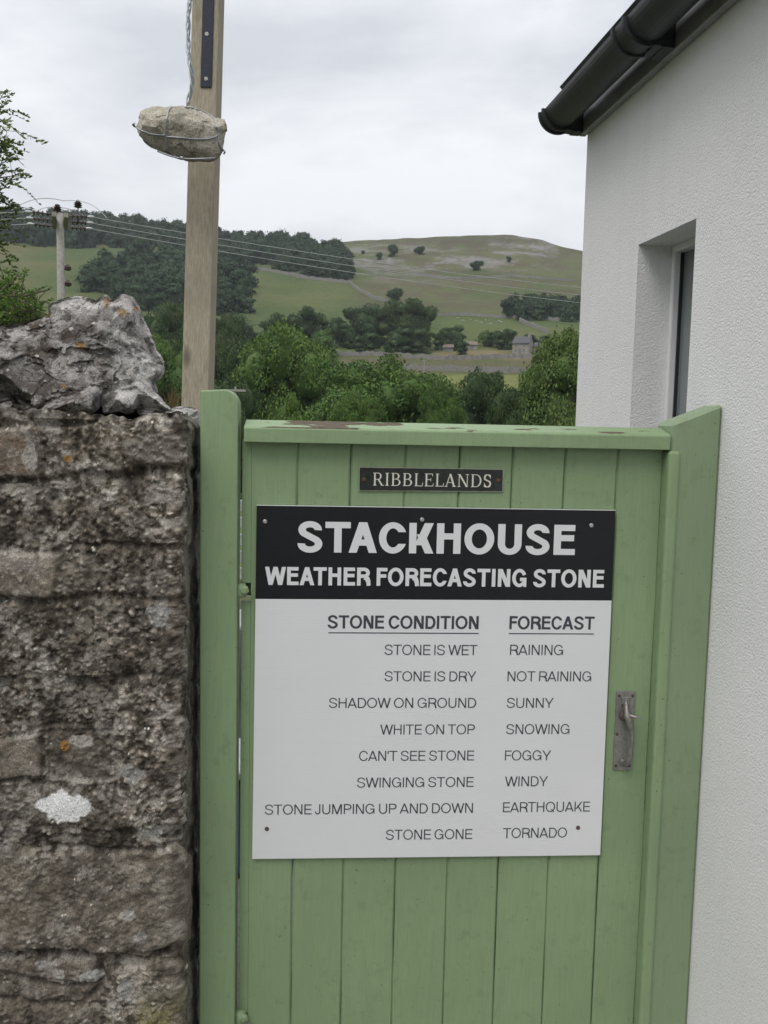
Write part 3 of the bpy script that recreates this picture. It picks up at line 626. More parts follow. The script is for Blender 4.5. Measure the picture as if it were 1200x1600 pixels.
# ---------------------------------------------------------------- utility pole and lines
UP0 = up(95, 420, 31.0); UPx, UPy = UP0[0], UP0[1]; zt = up(95, 335, 31.0)[2]
arm_dir = np.array([UPx, UPy, 0]); arm_dir /= np.linalg.norm(arm_dir)
far_end = [up(905, y, dd) for y, dd in ((444, 45.0), (456, 45.9), (468, 46.8))]
left_end = [up(-420, y, dd) for y, dd in ((332, 27.5), (343, 28.5), (355, 29.5))]
def utility_pole(base, label):
    o = thing('utility_pole', label, 'utility pole', base, 'poles carrying the three overhead lines'); b = np.array(base)
    MB().tube([b + [0, 0, -0.5], b + [0, 0, 4], (b[0], b[1], zt)], [0.145, 0.13, 0.115], 14).build('shaft', M['pole'], o, True)
    a = arm_dir; s = np.array([a[1], -a[0], 0])
    mb = MB(); mb.prism(rectp(-1.15, 1.15, zt - 0.32, zt - 0.18), lambda p, q_, c_: b + a * p + s * c_ + np.array([0, 0, q_ - b[2]]), -0.24, -0.115)
    mb.prism(rectp(-1.15, 1.15, zt - 0.32, zt - 0.18), lambda p, q_, c_: b + a * p + s * c_ + np.array([0, 0, q_ - b[2]]), 0.115, 0.24); mb.build('crossarm', M['pole'], o)
    for k, off in enumerate((-1.05, 0.0, 1.05)):
        for sd in (-1, 1):
            p0 = b + a * off + s * sd * 0.25 + np.array([0, 0, zt - 0.25 - b[2]]); p1 = p0 + s * sd * 0.62 + np.array([0, 0, 0.02])
            mb = MB(); mb.tube([p0, p1], 0.018, 6); dirv = (p1 - p0) / np.linalg.norm(p1 - p0)
            for j in range(4): mb.lathe([(0.03, 0), (0.085, 0.015), (0.09, 0.04), (0.035, 0.06)], p0 + dirv * (0.1 + 0.13 * j), dirv, 10)
            mb.build('strain_insulator', M['porcelain'], o)
            MB().lathe([(0.03, -0.06), (0.05, 0.0), (0.05, 0.1), (0.02, 0.16)], p1, dirv, 8).build('line_clamp', M['cable'], o)
    for off, hh in ((-0.08, 0.18), (0.55, 0.36)):
        pb = b + a * off * 0 + s * off + np.array([0, 0, zt - 0.05 - b[2]])
        mb = MB(); mb.tube([pb - np.array([0, 0, 0.25]), pb + np.array([0, 0, hh])], 0.02, 6)
        mb.lathe([(0.05, 0), (0.14, 0.03), (0.08, 0.06), (0.14, 0.09), (0.08, 0.12), (0.13, 0.15), (0.07, 0.19), (0.09, 0.22), (0.03, 0.25)], pb + np.array([0, 0, hh - 0.1]), (0, 0, 1), 12); mb.build('pin_insulator', M['porcelain'], o)
    MB().prism(rectp(-0.1, 0.62, zt - 0.09, zt - 0.03), lambda p, q_, c_: b + s * p + a * c_ + np.array([0, 0, q_ - b[2]]), -0.05, 0.05).build('pin_bracket', M['pole'], o)
    for k, (off, hh, sx) in enumerate(((-1.05, 0.62, 0.3), (0.0, 0.40, -0.1))):
        pts = []
        for i in range(25):
            tt = -1 + 2 * i / 24; pts.append(b + a * off * abs(tt) + s * (tt * (0.95 + 0.45 * (k == 0)) + sx * 0.4 * (1 - tt * tt)) + np.array([0, 0, zt - 0.22 - b[2] + hh * (1 - abs(tt) ** 2.6)]))
        MB().tube(pts, 0.011, 6).build('jumper_cable', M['cable'], o)
    for zz in (1.05, 1.55):
        MB().lathe([(0.04, 0), (0.10, 0.03), (0.11, 0.12), (0.05, 0.2)], b + s * 0.22 + np.array([0, 0, zt - b[2] - zz - 0.75]), (0, 0, 1), 10).build('stay_insulator', M['porcelain'], o)
    return o
upole = utility_pole((UPx, UPy, 0.0), 'grey wooden utility pole with brown insulators rising above the craggy coping stone')
u2 = copy_tree(upole); e_mid = far_end[1]; dir2 = e_mid - np.array([UPx, UPy, zt]); dir2[2] = 0
u2.location = (UPx + dir2[0] * 1.25, UPy + dir2[1] * 1.25, -2.2); u2['label'] = 'second utility pole of the overhead line, hidden behind the white house'
sdir = np.array([arm_dir[1], -arm_dir[0], 0])
def catenary(a, b, sag, n=40): return [a * (1 - t_) + b * t_ - np.array([0, 0, sag * 4 * t_ * (1 - t_)]) for t_ in np.linspace(0, 1, n)]
for k, off in enumerate((-1.05, 0.0, 1.05)):
    base = np.array([UPx, UPy, zt - 0.23])
    p1 = base + arm_dir * off + sdir * 0.95; e = far_end[k]; e = p1 + (e - p1) * 1.22
    tag(MB().tube(catenary(p1, e, 0.25), 0.0115, 6).build('power_line', M['cable']), ['upper', 'middle', 'lower'][k] + ' of three overhead wires crossing the hillside to the right of the utility pole', 'wire', 'overhead power lines')
    p0 = base + arm_dir * off - sdir * 0.95
    tag(MB().tube(catenary(p0, left_end[k], 0.1), 0.0115, 6).build('power_line', M['cable']), ['upper', 'middle', 'lower'][k] + ' of three short overhead wires leaving to the left of the utility pole', 'wire', 'overhead power lines')

# ---------------------------------------------------------------- the white house
HA = R(-6.4); GD = 2.06; GY = R(4.23)
GU = np.array([math.cos(GY), math.sin(GY), 0]); GN_ = np.array([math.sin(GY), -math.cos(GY), 0]); GP = up(700, 800, GD); GP[2] = 0
def G(u, n, z): return GP + GU * u + GN_ * n + np.array([0, 0, z])
def pxg(px, py, n=0.0):
    P = hit(px, py, GP + GN_ * n, GN_); q = P - GP; return q @ GU, P[2]
HD = np.array([math.sin(HA), math.cos(HA), 0]); HN = np.array([-math.cos(HA), math.sin(HA), 0])     # along the wall (away), out of the wall (left)
HP = hit(1110, 1000, GP + GN_ * 0.03, GN_); HP[2] = 0
def H(t_, n, z): return HP + HD * t_ + HN * n + np.array([0, 0, z])
def pxh(px, py, n=0.0):
    P = hit(px, py, HP + HN * n, HN); q = P - HP; return q @ HD, P[2]
tc_, _ = pxh(906, 500)
def endsec(px, py, t_):
    P = hit(px, py, HP + HD * t_, HD); return (P - HP) @ HN, P[2]
print('corner t', tc_, 'gutter pts', [endsec(x, y, tc_ + 0.03) for x, y in ((843, 188), (867, 163), (872, 213), (915, 218), (930, 168))])
w0, _z = pxh(992, 500); w1, _z2 = pxh(1084, 420); wz1 = (pxh(990, 385)[1] + pxh(1086, 343)[1]) / 2; wz0 = 0.95
print('window', w0, w1, wz1, pxh(990, 385), pxh(1086, 343))
WT = 0.098; TN = -5.0; ZE = endsec(915, 205, tc_)[1] + 0.02; HW = 4.5
hs = thing('white_house', 'white roughcast house on the right with black gutter and a narrow deep set window', 'house', H(tc_, 0, 0))
mb = MB(); ts = sorted([TN, w1, w0, tc_]); zs = [-0.2, wz0, wz1, ZE + 0.06]
for i in range(3):
    for j in range(3):
        if i == 1 and j == 1: continue
        mb.add([H(ts[i], 0, zs[j]), H(ts[i + 1], 0, zs[j]), H(ts[i + 1], 0, zs[j + 1]), H(ts[i], 0, zs[j + 1])], [(0, 1, 2, 3)])
# reveal faces, far end wall and near end wall
for (t0, t1, za, zb) in ((w0, w0, wz0, wz1), (w1, w1, wz0, wz1)): mb.add([H(t0, 0, za), H(t0, -WT, za), H(t0, -WT, zb), H(t0, 0, zb)], [(0, 1, 2, 3)])
mb.add([H(w1, 0, wz1), H(w0, 0, wz1), H(w0, -WT, wz1), H(w1, -WT, wz1)], [(0, 1, 2, 3)])
mb.add([H(w1, 0, wz0), H(w0, 0, wz0), H(w0, -WT, wz0), H(w1, -WT, wz0)], [(0, 1, 2, 3)])
RZ = ZE + 0.06 + 1.9
for tt in (tc_, TN): mb.add([H(tt, 0, -0.2), H(tt, -HW, -0.2), H(tt, -HW, ZE + 0.06), H(tt, -HW / 2, RZ), H(tt, 0, ZE + 0.06)], [(0, 1, 2, 3, 4)])
mb.add([H(TN, -HW, -0.2), H(tc_, -HW, -0.2), H(tc_, -HW, ZE + 0.06), H(TN, -HW, ZE + 0.06)], [(0, 1, 2, 3)])
mb.build('wall', M['roughcast'], hs)
mb = MB(); sl_ = 1.9 / (HW / 2); FN = 0.055
mb.prism([(FN, ZE + 0.135 - FN * sl_), (-HW / 2, RZ + 0.1), (-HW - FN, ZE + 0.135 - FN * sl_), (-HW - FN, ZE + 0.17 - FN * sl_), (-HW / 2, RZ + 0.15), (FN + 0.03, ZE + 0.165 - FN * sl_)], lambda n, z, t_: H(t_, n, z), TN - 0.1, tc_ + 0.035)
mb.build('roof', M['slate'], hs)
mb = MB(); mb.prism(rectp(0.003, 0.024, ZE - 0.034, ZE + 0.13), lambda n, z, t_: H(t_, n, z), TN - 0.05, tc_ + 0.012, 0.003); fas = mb.build('fascia', M['fascia'], hs)
GR, GCN, GCZ = 0.053, 0.024 + 0.015 + 0.053, ZE + 0.032
def half(r, th, n=16):
    o_ = [(GCN + r * math.cos(math.pi + math.pi * i / n), GCZ + r * math.sin(math.pi + math.pi * i / n)) for i in range(n + 1)]
    i_ = [(GCN + (r - th) * math.cos(2 * math.pi - math.pi * i / n), GCZ + (r - th) * math.sin(2 * math.pi - math.pi * i / n)) for i in range(n + 1)]
    return o_ + i_
mb = MB(); mb.prism(half(GR, 0.003), lambda n, z, t_: H(t_, n, z), TN - 0.05, tc_ + 0.03); gut = mb.build('gutter', M['gutter'], hs)
mb = MB(); full = [(GCN + (GR + 0.002) * math.cos(math.pi + math.pi * i / 16), GCZ + (GR + 0.002) * math.sin(math.pi + math.pi * i / 16)) for i in range(17)]
mb.prism(full, lambda n, z, t_: H(t_, n, z), tc_ + 0.024, tc_ + 0.036, 0.001, 1); mb.build('end_cap', M['gutter'], gut)
def bracket(t0, wd):
    mb = MB()
    for a_, b_, rr in ((t0, t0 + 0.011, GR + 0.010), (t0 + wd - 0.011, t0 + wd, GR + 0.010), (t0 + 0.011, t0 + wd - 0.011, GR + 0.0045)):
        mb.prism(half(rr, rr - GR - 0.0005), lambda n, z, t_: H(t_, n, z), a_, b_)
    mb.prism([(0.0245, GCZ - GR * 0.2), (GCN - GR * 0.35, GCZ - GR - 0.0045), (0.0245, GCZ - GR - 0.0105), (0.0245, GCZ - GR * 0.6)], lambda n, z, t_: H(t_, n, z), t0 + 0.003, t0 + wd - 0.003)
    mb.prism(rectp(0.0245, GCN - GR * 0.75, GCZ - GR - 0.0095, GCZ + 0.01), lambda n, z, t_: H(t_, n, z), t0 + 0.001, t0 + wd - 0.001)
    mb.build('bracket', M['gutter'], gut)
tb = pxh(1000, 70, GCN)[0]
print('bracket t', tb)
bracket(tc_ - 0.03, 0.05); bracket(tb - 0.05, 0.085); bracket(tb - 1.0, 0.085); bracket(tb - 2.0, .085)
wf = MB(); fr = 0.019
for (a_, b_, za, zb) in ((w1, w1 + fr, wz0, wz1), (w0 - fr, w0, wz0, wz1), (w1 + fr, w0 - fr, wz1 - fr, wz1), (w1 + fr, w0 - fr, wz0, wz0 + fr)):
    wf.prism(rectp(a_, b_, za, zb), lambda p, q_, n: H(p, n, q_), -WT - 0.04, -WT + 0.006, 0.004)
wnd = wf.build('window', M['upvc'], hs)
wf = MB()
for (a_, b_, za, zb) in ((w1 + fr, w1 + fr + 0.006, wz0 + fr, wz1 - fr), (w0 - fr - 0.006, w0 - fr, wz0 + fr, wz1 - fr)):
    wf.prism(rectp(a_, b_, za, zb), lambda p, q_, n: H(p, n, q_), -WT - 0.03, -WT - 0.012)
wf.build('seal', M['gutter'], wnd)
MB().prism(rectp(w1 + fr + 0.0065, w0 - fr - 0.0065, wz0 + fr, wz1 - fr), lambda p, q_, n: H(p, n, q_), -WT - 0.03, -WT - 0.02).build('pane', M['glass'], wnd)
MB().prism(rectp(w1 - 0.03, w0 + 0.03, wz0 - 0.05, wz0 - 0.001), lambda p, q_, n: H(p, n, q_), -WT - 0.04, 0.03, 0.004).build('sill', M['upvc'], wnd)

# ---------------------------------------------------------------- gate
def gbox(mb, u0, u1, n0, n1, z0, z1, bev=0.0, seg=2): return mb.prism(rectp(u0, u1, z0, z1), lambda a_, b_, c_: G(a_, c_, b_), n0, n1, bev, seg)
uL = pxg(379, 720)[0] * 0.5 + pxg(373, 1500)[0] * 0.5; uR = (pxg(1035, 720)[0] + pxg(1018, 1064)[0]) / 2
zc_f0, zc_f1 = pxg(381, 669, 0.03)[1], pxg(1048, 679, 0.03)[1]
print('gate u', uL, uR, 'cap z', zc_f0, zc_f1, pxg(381, 692, .03), pxg(1048, 701, .03), 'left edge', pxg(379, 720), pxg(373, 1500))
ZCT = (zc_f0 + zc_f1) / 2; ZCB = (pxg(381, 692, .03)[1] + pxg(1048, 702, .03)[1]) / 2
gate = thing('garden_gate', 'tall green painted tongue and groove gate with a peeling top rail', 'gate', G((uL + uR) / 2, 0, 0))
joints = [pxg(x, 722)[0] for x in (465, 548, 633, 718, 801, 883, 965)]
edges = [uL] + joints + [uR]
rng = random.Random(8); mb = MB()
gaps = [(0.0009, 0.0012), (0.0014, 0.0005), (0.0007, 0.0006), (0.0010, 0.0004), (0.0012, 0.0018), (0.0006, 0.0007), (0.0005, 0.0024)]
zb, ztp = 0.06, ZCB + 0.004
zh0, zh1 = pxg(378, 941)[1], pxg(378, 911)[1]                              # notch cut for the hinge
zh2, zh3 = pxg(374, 1625)[1], pxg(374, 1583)[1]
for i in range(len(edges) - 1):
    a_, b_ = edges[i], edges[i + 1]; ch = 0.0038; th = 0.022
    ga = gaps[i - 1] if i > 0 else (0, 0); gb = gaps[i] if i < len(gaps) else (0, 0)
    nz = 60; V = []; F = []
    for k in range(nz + 1):
        f_ = k / nz; z = zb + (ztp - zb) * f_; w_ = lambda s: 0.00035 * math.sin(s * 3.1 + z * 9) + 0.00025 * math.sin(s + z * 23)
        l_ = a_ + (ga[1] * (1 - f_) + ga[0] * f_) / 2 + w_(i); r_ = b_ - (gb[1] * (1 - f_) + gb[0] * f_) / 2 - w_(i + 1)
        lc, rc = (ch if i > 0 else 0.002), (ch if i < 7 else 0.002)
        cup = 0.0006 * math.sin(i * 1.7)
        for u, n in ((l_, -th), (l_, -lc), (l_ + lc, 0.0), ((l_ + r_) / 2, cup), (r_ - rc, 0.0), (r_, -rc), (r_, -th)): V.append(G(u, n, z))
    for k in range(nz):
        for j in range(7): F.append((k * 7 + j, k * 7 + (j + 1) % 7, k * 7 + 7 + (j + 1) % 7, k * 7 + 7 + j))
    F += [tuple(range(7))[::-1], tuple(nz * 7 + j for j in range(7))]
    if i == 0:   # split the first board round the hinge notches
        for (s0, s1) in ((zb, zh2), (zh3, zh0), (zh1, ztp)):
            if s1 - s0 > 0.005: gbox(mb, uL, uL + 0.020, -th, 0.0, s0, s1, 0.0012)
        cut = uL + 0.0202
        V = [np.array(v) + GU * max(0.0, cut - (np.array(v) - GP) @ GU) for v in V]
    mb.add(V, F)
mb.build('boarding', M['paint'], gate)
# top rail: bevelled weathering, its front corner worn
mb = MB(); uA, uB = pxg(381, 680, .03)[0], pxg(1048, 690, .03)[0]; bz0 = pxg(381, 657.5, -.03)[1]; bz1 = pxg(1048, 667.5, -.03)[1]; BZ = (bz0 + bz1) / 2
mb.prism([(0.016, ZCB), (0.030, ZCB), (0.030, ZCT - 0.002), (0.027, ZCT + 0.002), (-0.03, BZ), (-0.045, BZ), (-0.045, ZCB)], lambda n, z, u: G(u, n, z), uA, uB, 0.0015, 2)
mb.prism(rectp(0.0, 0.016, ZCB, ZCB + 0.02), lambda n, z, u: G(u, n, z), uA + .004, uB - .004)
mb.build('top_rail', M['paint_peel'], gate)
for z in (0.25, 0.85, 1.42): gbox(MB(), uL + 0.03, uR - 0.01, -0.046, -0.0225, z, z + 0.11, 0.003).build('ledge', M['paint'], gate)
# hinges
def hinge(px, py):
    u, z = pxg(px, py, 0.01); mb = MB(); mb.lathe([(0.0125, -0.014), (0.0145, -0.008), (0.0145, 0.008), (0.011, 0.015)], G(u - 0.003, 0.006, z), (0, 0, 1), 14)
    gbox(mb, u - 0.004, u + 0.15, -0.0262, -0.0225, z - 0.016, z + 0.016); mb.tube([G(u - 0.003, 0.006, z), G(u + 0.002, -0.024, z)], 0.0075, 8)
    h_ = mb.build('hinge', M['paint'], gate, True); mb = MB(); mb.lathe([(0.011, 0), (0.0115, 0.006), (0.006, 0.010)], G(u + 0.006, 0.012, z + 0.002), GN_, 6); mb.build('nut', M['paint'], h_)
hinge(377, 923); hinge(376, 1590)
# pull handle with thumb latch
hu0, hz1 = pxg(962, 1079); hu1, _ = pxg(992, 1079); hz0 = pxg(972, 1203)[1]; hu0 = (hu0 + pxg(957.5, 1203)[0]) / 2; hu1 = (hu1 + pxg(987, 1203)[0]) / 2
hm = (hu0 + hu1) / 2; hh = hz1 - hz0; mb = MB(); gbox(mb, hu0, hu1, 0.0005, 0.0028, hz0, hz1, 0.0007, 1)
hp = mb.build('pull_handle', M['steel'], gate)
mb = MB(); pts = [(hm, 0.006, hz1 - 0.020), (hm - 0.001, 0.014, hz1 - 0.034), (hm - 0.001, 0.021, hz1 - 0.050), (hm + 0.004, 0.024, hz1 - 0.066), (hm + 0.009, 0.024, hz1 - 0.082), (hm + 0.011, 0.023, hz1 - 0.110), (hm + 0.010, 0.020, hz0 + 0.030), (hm + 0.003, 0.020, hz0 + 0.018), (hm + 0.002, 0.006, hz0 + 0.016)]
mb.tube([G(*p) for p in pts], [0.004, 0.0045, 0.0075, 0.0075, 0.005, 0.0048, 0.0046, 0.0045, 0.005], 12)
mb.build('grip', M['steel'], hp, True)
mb = MB(); gbox(mb, hm - 0.0095, hm + 0.0095, 0.0029, 0.0062, hz1 - 0.031, hz1 - 0.013, 0.0012, 1); mb.lathe([(0.0045, 0), (0.004, 0.002), (0.001, 0.003)], G(hm, 0.0062, hz1 - 0.021), GN_, 12); mb.build('boss', M['steel'], hp)
mb = MB(); mb.lathe([(0.011, 0), (0.0135, 0.004), (0.012, 0.012), (0.006, 0.016)], G(hm - 0.001, 0.003, hz1 - 0.055), GN_, 14)
mb.tube([G(hm - 0.001, 0.01, hz1 - 0.028), G(hm - 0.001, 0.014, hz1 - 0.055)], [0.0055, 0.010], 10); mb.build('collar', M['rusty'], hp, True)
mb = MB(); mb.tube([G(hm - 0.004, 0.012, hz1 - 0.0475), G(hm + 0.006, 0.03, hz1 - 0.049), G(hm + 0.024, 0.038, hz1 - 0.0505)], [0.003, 0.0034, 0.0026], 8); mb.build('thumb_latch', M['steel'], hp, True)
mb = MB(); mb.lathe([(0.008, 0), (0.0095, 0.003), (0.008, 0.008)], G(hm + 0.001, 0.003, hz0 + 0.018), GN_, 12); mb.build('lower_boss', M['steel'], hp)
for fu, fz in ((0.15, 0.94), (0.86, 0.94), (0.13, 0.46), (0.90, 0.46), (0.15, 0.06), (0.86, 0.06)):
    mb = MB(); mb.lathe([(0.0036, 0), (0.0036, 0.0008), (0.0022, 0.0016)], G(hu0 + (hu1 - hu0) * fu, 0.0028, hz0 + hh * fz), GN_, 10); mb.build('screw', M['rust'], hp)

# hanging post (left) and slamming post (right)
pL0 = (pxg(312, 700, 0.03)[0] + pxg(312, 1590, 0.03)[0]) / 2; pL1 = (pxg(369, 700, 0.03)[0] + pxg(369, 1590, 0.03)[0]) / 2; pz = pxg(330, 608, 0.03)[1]; pzc = pxg(371, 640, 0.03)[1]
rr = pL1 - pL0; cr_ = 0.03
prof = [(pL0, -0.2), (pL1, -0.2), (pL1, pz - cr_ * 1.05)]
for i in range(1, 9):
    a_ = math.pi / 2 * i / 8; prof.append((pL1 - cr_ + cr_ * math.cos(a_), pz - cr_ * 1.05 + cr_ * 1.05 * math.sin(a_)))
prof.append((pL0, pz - 0.003))
gp = thing('gate_post', 'green painted gate post with rounded top beside the rough stone wall', 'post', G((pL0 + pL1) / 2, 0, 0))
mb = MB(); mb.prism(prof, lambda u, z, n: G(u, n, z), -0.05, 0.03, 0.0045, 2); mb.build('post_body', M['paint'], gp)
jz = lambda px, py: pxg(px, py, 0.028)
j0 = (jz(1050, 700)[0] + jz(1054, 720)[0]) / 2; j1 = jz(1131, 640)[0]; j1b = jz(1074, 1590)[0]; j0 = pxg(1050, 664, 0.028)[0]
print('jamb', j0, j1, j1b, jz(1110, 1000)[0])
J1 = (j1 + jz(1110, 1000)[0]) / 2 - 0.003
jm = thing('gate_jamb', 'green painted board with sloping top fixed between gate and white wall', 'post', G(j0, 0, 0))
mb = MB(); za, zb2 = jz(1050, 662)[1], jz(1131, 632)[1]
mb.prism([(j0, -0.2), (J1, -0.2), (J1, zb2), (j0, za)], lambda u, z, n: G(u, n, z), -0.06, 0.028, 0.0055, 1); mb.build('board', M['paint_jamb'], jm)
s0, s1 = uR + 0.0012, (pxg(1056, 740, 0.03)[0] + pxg(1029, 1450, .03)[0]) / 2
s1 = max(s1, s0 + 0.022); zs1 = pxg(1045, 705, 0.03)[1]
print('strip', s0, s1, zs1)
mb = MB(); gbox(mb, s0, s1, -0.01, 0.034, -0.1, zs1, 0.006, 2); mb.build('stop_strip', M['paint'], jm)
seam = [(-.0225, -.1), (-.001, -.1)]
for y0, y1 in reversed([(1064, 1067), (1075, 1077), (1081, 1089), (1099, 1104), (1110, 1114), (1120, 1122), (1130, 1135), (1148, 1152), (1196, 1199), (1202, 1208), (1222, 1224), (1236, 1238), (1241, 1247), (1251, 1257), (1262, 1264), (1590, 1600)]):
    z0_, z1_ = pxg(1015, y1)[1], pxg(1015, y0)[1]; seam += [(-.001, z0_), (-.013, z0_ + .0003), (-.013, z1_ - .0003), (-.001, z1_)]
seam += [(-.001, zs1 - .004), (-.0225, zs1 - .004)]
mb = MB(); mb.prism(seam, lambda n, z, u: G(u, n, z), uR + .0001, s0 - .0001); mb.build('paint_seam', M['paint'], jm)

# ---------------------------------------------------------------- lettering (strokes laid flat, each 0.1 mm above the last)
def arc(cx, cy, rx, ry, a0, a1, s, t_, n=20, flat_=False):
    out = []
    if flat_:   # terminals cut level, as in a grotesque
        def inner(a):
            v = max(-1, min(1, ry * math.sin(R(a)) / (ry - t_))); b = math.degrees(math.asin(v)); return b if math.cos(R(a)) > 0 else 180 - b
        i0, i1 = inner(a0), inner(a1)
        while i1 - a1 > 180: i1 -= 360
        while i1 - a1 < -180: i1 += 360
        while i0 - a0 > 180: i0 -= 360
        while i0 - a0 < -180: i0 += 360
        for i in range(n):
            q_ = []
            for k in (i, i + 1):
                ao, ai = R(a0 + (a1 - a0) * k / n), R(i0 + (i1 - i0) * k / n); q_.append(((cx + rx * math.cos(ao), cy + ry * math.sin(ao)), (cx + (rx - s) * math.cos(ai), cy + (ry - t_) * math.sin(ai))))
            out.append([q_[0][0], q_[1][0], q_[1][1], q_[0][1]])
        return out
    for i in range(n):
        q_ = []
        for k in (i, i + 1):
            a_ = R(a0 + (a1 - a0) * k / n); q_.append(((cx + rx * math.cos(a_), cy + ry * math.sin(a_)), (cx + (rx - s) * math.cos(a_), cy + (ry - t_) * math.sin(a_))))
        out.append([q_[0][0], q_[1][0], q_[1][1], q_[0][1]])
    return out
def bar(x0, y0, x1, y1): return [[(x0, y0), (x1, y0), (x1, y1), (x0, y1)]]
def dia(xb, xt, w, y0=0.0, y1=1.0): return [[(xb, y0), (xb + w, y0), (xt + w, y1), (xt, y1)]]
def spl(P, w0, w1, n=8):
    P = [np.array(p, float) for p in P]; Q = []
    for i in range(len(P) - 1):
        p0, p1, p2, p3 = P[max(i - 1, 0)], P[i], P[i + 1], P[min(i + 2, len(P) - 1)]
        for k in range(n):
            t_ = k / n; Q.append(0.5 * ((2 * p1) + (p2 - p0) * t_ + (2 * p0 - 5 * p1 + 4 * p2 - p3) * t_ ** 2 + (3 * p1 - p0 - 3 * p2 + p3) * t_ ** 3))
    Q.append(P[-1]); out = []; E = []
    for i, p in enumerate(Q):
        d = Q[min(i + 1, len(Q) - 1)] - Q[max(i - 1, 0)]; d = d / np.linalg.norm(d); nn = np.array([-d[1], d[0]]); w = w0 * abs(d[1]) + w1 * abs(d[0]); E.append((p + nn * w / 2, p - nn * w / 2))
    for i in range(len(Q) - 1): out.append([E[i][0], E[i + 1][0], E[i + 1][1], E[i][1]])
    return out
def S_path(W, s, t_, hh=1.0):
    P = []; rx, ry = W * .5 - s / 2 - .015, .262 - t_ / 2
    for a in range(22, 226, 14): P.append((W * .5 + rx * math.cos(R(a)), .748 + ry * math.sin(R(a))))
    rx, ry = W * .5 - s / 2, .275 - t_ / 2
    for a in range(48, -166, -14): P.append((W * .5 + rx * math.cos(R(a)), .265 + ry * math.sin(R(a))))
    return P
def S_polys(W, s, t_):
    def e(cx, cy, rx, ry, a): return (cx + rx * math.cos(R(a)), cy + ry * math.sin(R(a)))
    A = (W * .5, .735, W * .5 - .02, .28); B = (W * .5, .275, W * .5, .29); a1, b1 = 226, 46
    top = arc(*A, -4, a1, s, t_, 26); bot = arc(*B, b1, -184, s, t_, 26)
    mid = [[e(*A, a1), e(B[0], B[1], B[2] - s, B[3] - t_, b1), e(*B, b1), e(A[0], A[1], A[2] - s, A[3] - t_, a1)]]
    return top + mid + bot
def glyph(ch, s):
    """cap height 1 -> (left bearing, ink width, right bearing, groups of strokes)"""
    t_ = s * 0.86; b = 0.105 if s < .15 else 0.075; r_ = 0.06 if s < .15 else 0.045; d = 0.012; k = s * 1.10
    if ch == 'A': W = .90; return d, W, d, [dia(0, W / 2 - k / 2, k), dia(W - k, W / 2 - k / 2, k), bar(W * .2, .235, W * .8, .235 + t_)]
    if ch == 'C': W = .86; return r_, W, r_ * .6, [arc(W * .52, .5, W * .52, .515, 22, 338, s, t_, 36, True)]
    if ch == 'D': W = .79; return b, W, r_, [bar(0, 0, s, 1), bar(s * .9, 1 - t_, W * .46, 1), bar(s * .9, 0, W * .46, t_), arc(W * .46, .5, W * .54, .5, -90, 90, s, t_)]
    if ch == 'E': W = .70; return b, W, .04, [bar(0, 0, s, 1), bar(s * .9, 0, W, t_), bar(s * .9, .46, W * .94, .46 + t_), bar(s * .9, 1 - t_, W * .98, 1)]
    if ch == 'F': W = .65; return b, W, .02, [bar(0, 0, s, 1), bar(s * .9, .45, W * .9, .45 + t_), bar(s * .9, 1 - t_, W, 1)]
    if ch == 'G': W = .90; return r_, W, b * .8, [arc(W * .5, .5, W * .5, .515, 24, 345, s, t_, 34), bar(W * .54, .52 - t_, W - .01, .52), bar(W - s * .8, 0, W - .01, .5)]
    if ch == 'H': W = .77; return b, W, b, [bar(0, 0, s, 1), bar(W - s, 0, W, 1), bar(s * .9, .47, W - s * .9, .47 + t_)]
    if ch == 'I': return b, s, b, [bar(0, 0, s, 1)]
    if ch == 'J': W = .52; return .03, W, b, [bar(W - s, .28, W, 1), arc(W * .5, .28, W * .5, .295, 180, 360, s, t_)]
    if ch == 'K': W = .80; return b, W, .01, [bar(0, 0, s, 1), dia(s * .75, W - k * 1.2, k * 1.12, .27, 1.0), dia(W - k * 1.1, W * .30, k * 1.05, 0, .63)]
    if ch == 'L': W = .62; return b, W, .02, [bar(0, 0, s, 1), bar(s * .9, 0, W, t_)]
    if ch == 'M': W = .93; return b, W, b, [bar(0, 0, s, 1), bar(W - s, 0, W, 1), dia(W / 2 - k / 2, s * .2, k), dia(W / 2 - k / 2, W - k - s * .2, k)]
    if ch == 'N': W = .77; return b, W, b, [bar(0, 0, s, 1), bar(W - s, 0, W, 1), dia(W - k * 1.12, 0, k * 1.12)]
    if ch in 'OQ':
        W = .96; g = [arc(W / 2, .5, W / 2, .515, 0, 360, s, t_, 44)]
        if ch == 'Q': g.append(dia(W * .82, W * .54, s, -.04, .26))
        return r_, W, r_, g
    if ch == 'P': W = .74; return b, W, .05, [bar(0, 0, s, 1), bar(s * .9, 1 - t_, W * .55, 1), bar(s * .9, .43, W * .55, .43 + t_), arc(W * .55, .715, W * .45, .285, -90, 90, s, t_)]
    if ch == 'R': W = .79; return b, W, .03, [bar(0, 0, s, 1), bar(s * .9, 1 - t_, W * .56, 1), bar(s * .9, .43, W * .56, .43 + t_), arc(W * .56, .715, W * .42, .285, -90, 90, s, t_), spl([(W * .55, .45), (W * .76, .40), (W * .86, .25), (W * .89, .1), (W - s * .35, 0)], s, t_)]
    if ch == 'S': W = .78; return .06, W, .06, [S_polys(W, s, t_)]
    if ch == 'T': W = .80; return .03, W, .03, [bar(0, 1 - t_, W, 1), bar(W / 2 - s / 2, 0, W / 2 + s / 2, 1 - t_ * .9)]
    if ch == 'U': W = .77; return b, W, b, [bar(0, .34, s, 1), bar(W - s, .34, W, 1), arc(W / 2, .34, W / 2, .355, 180, 360, s, t_, 26)]
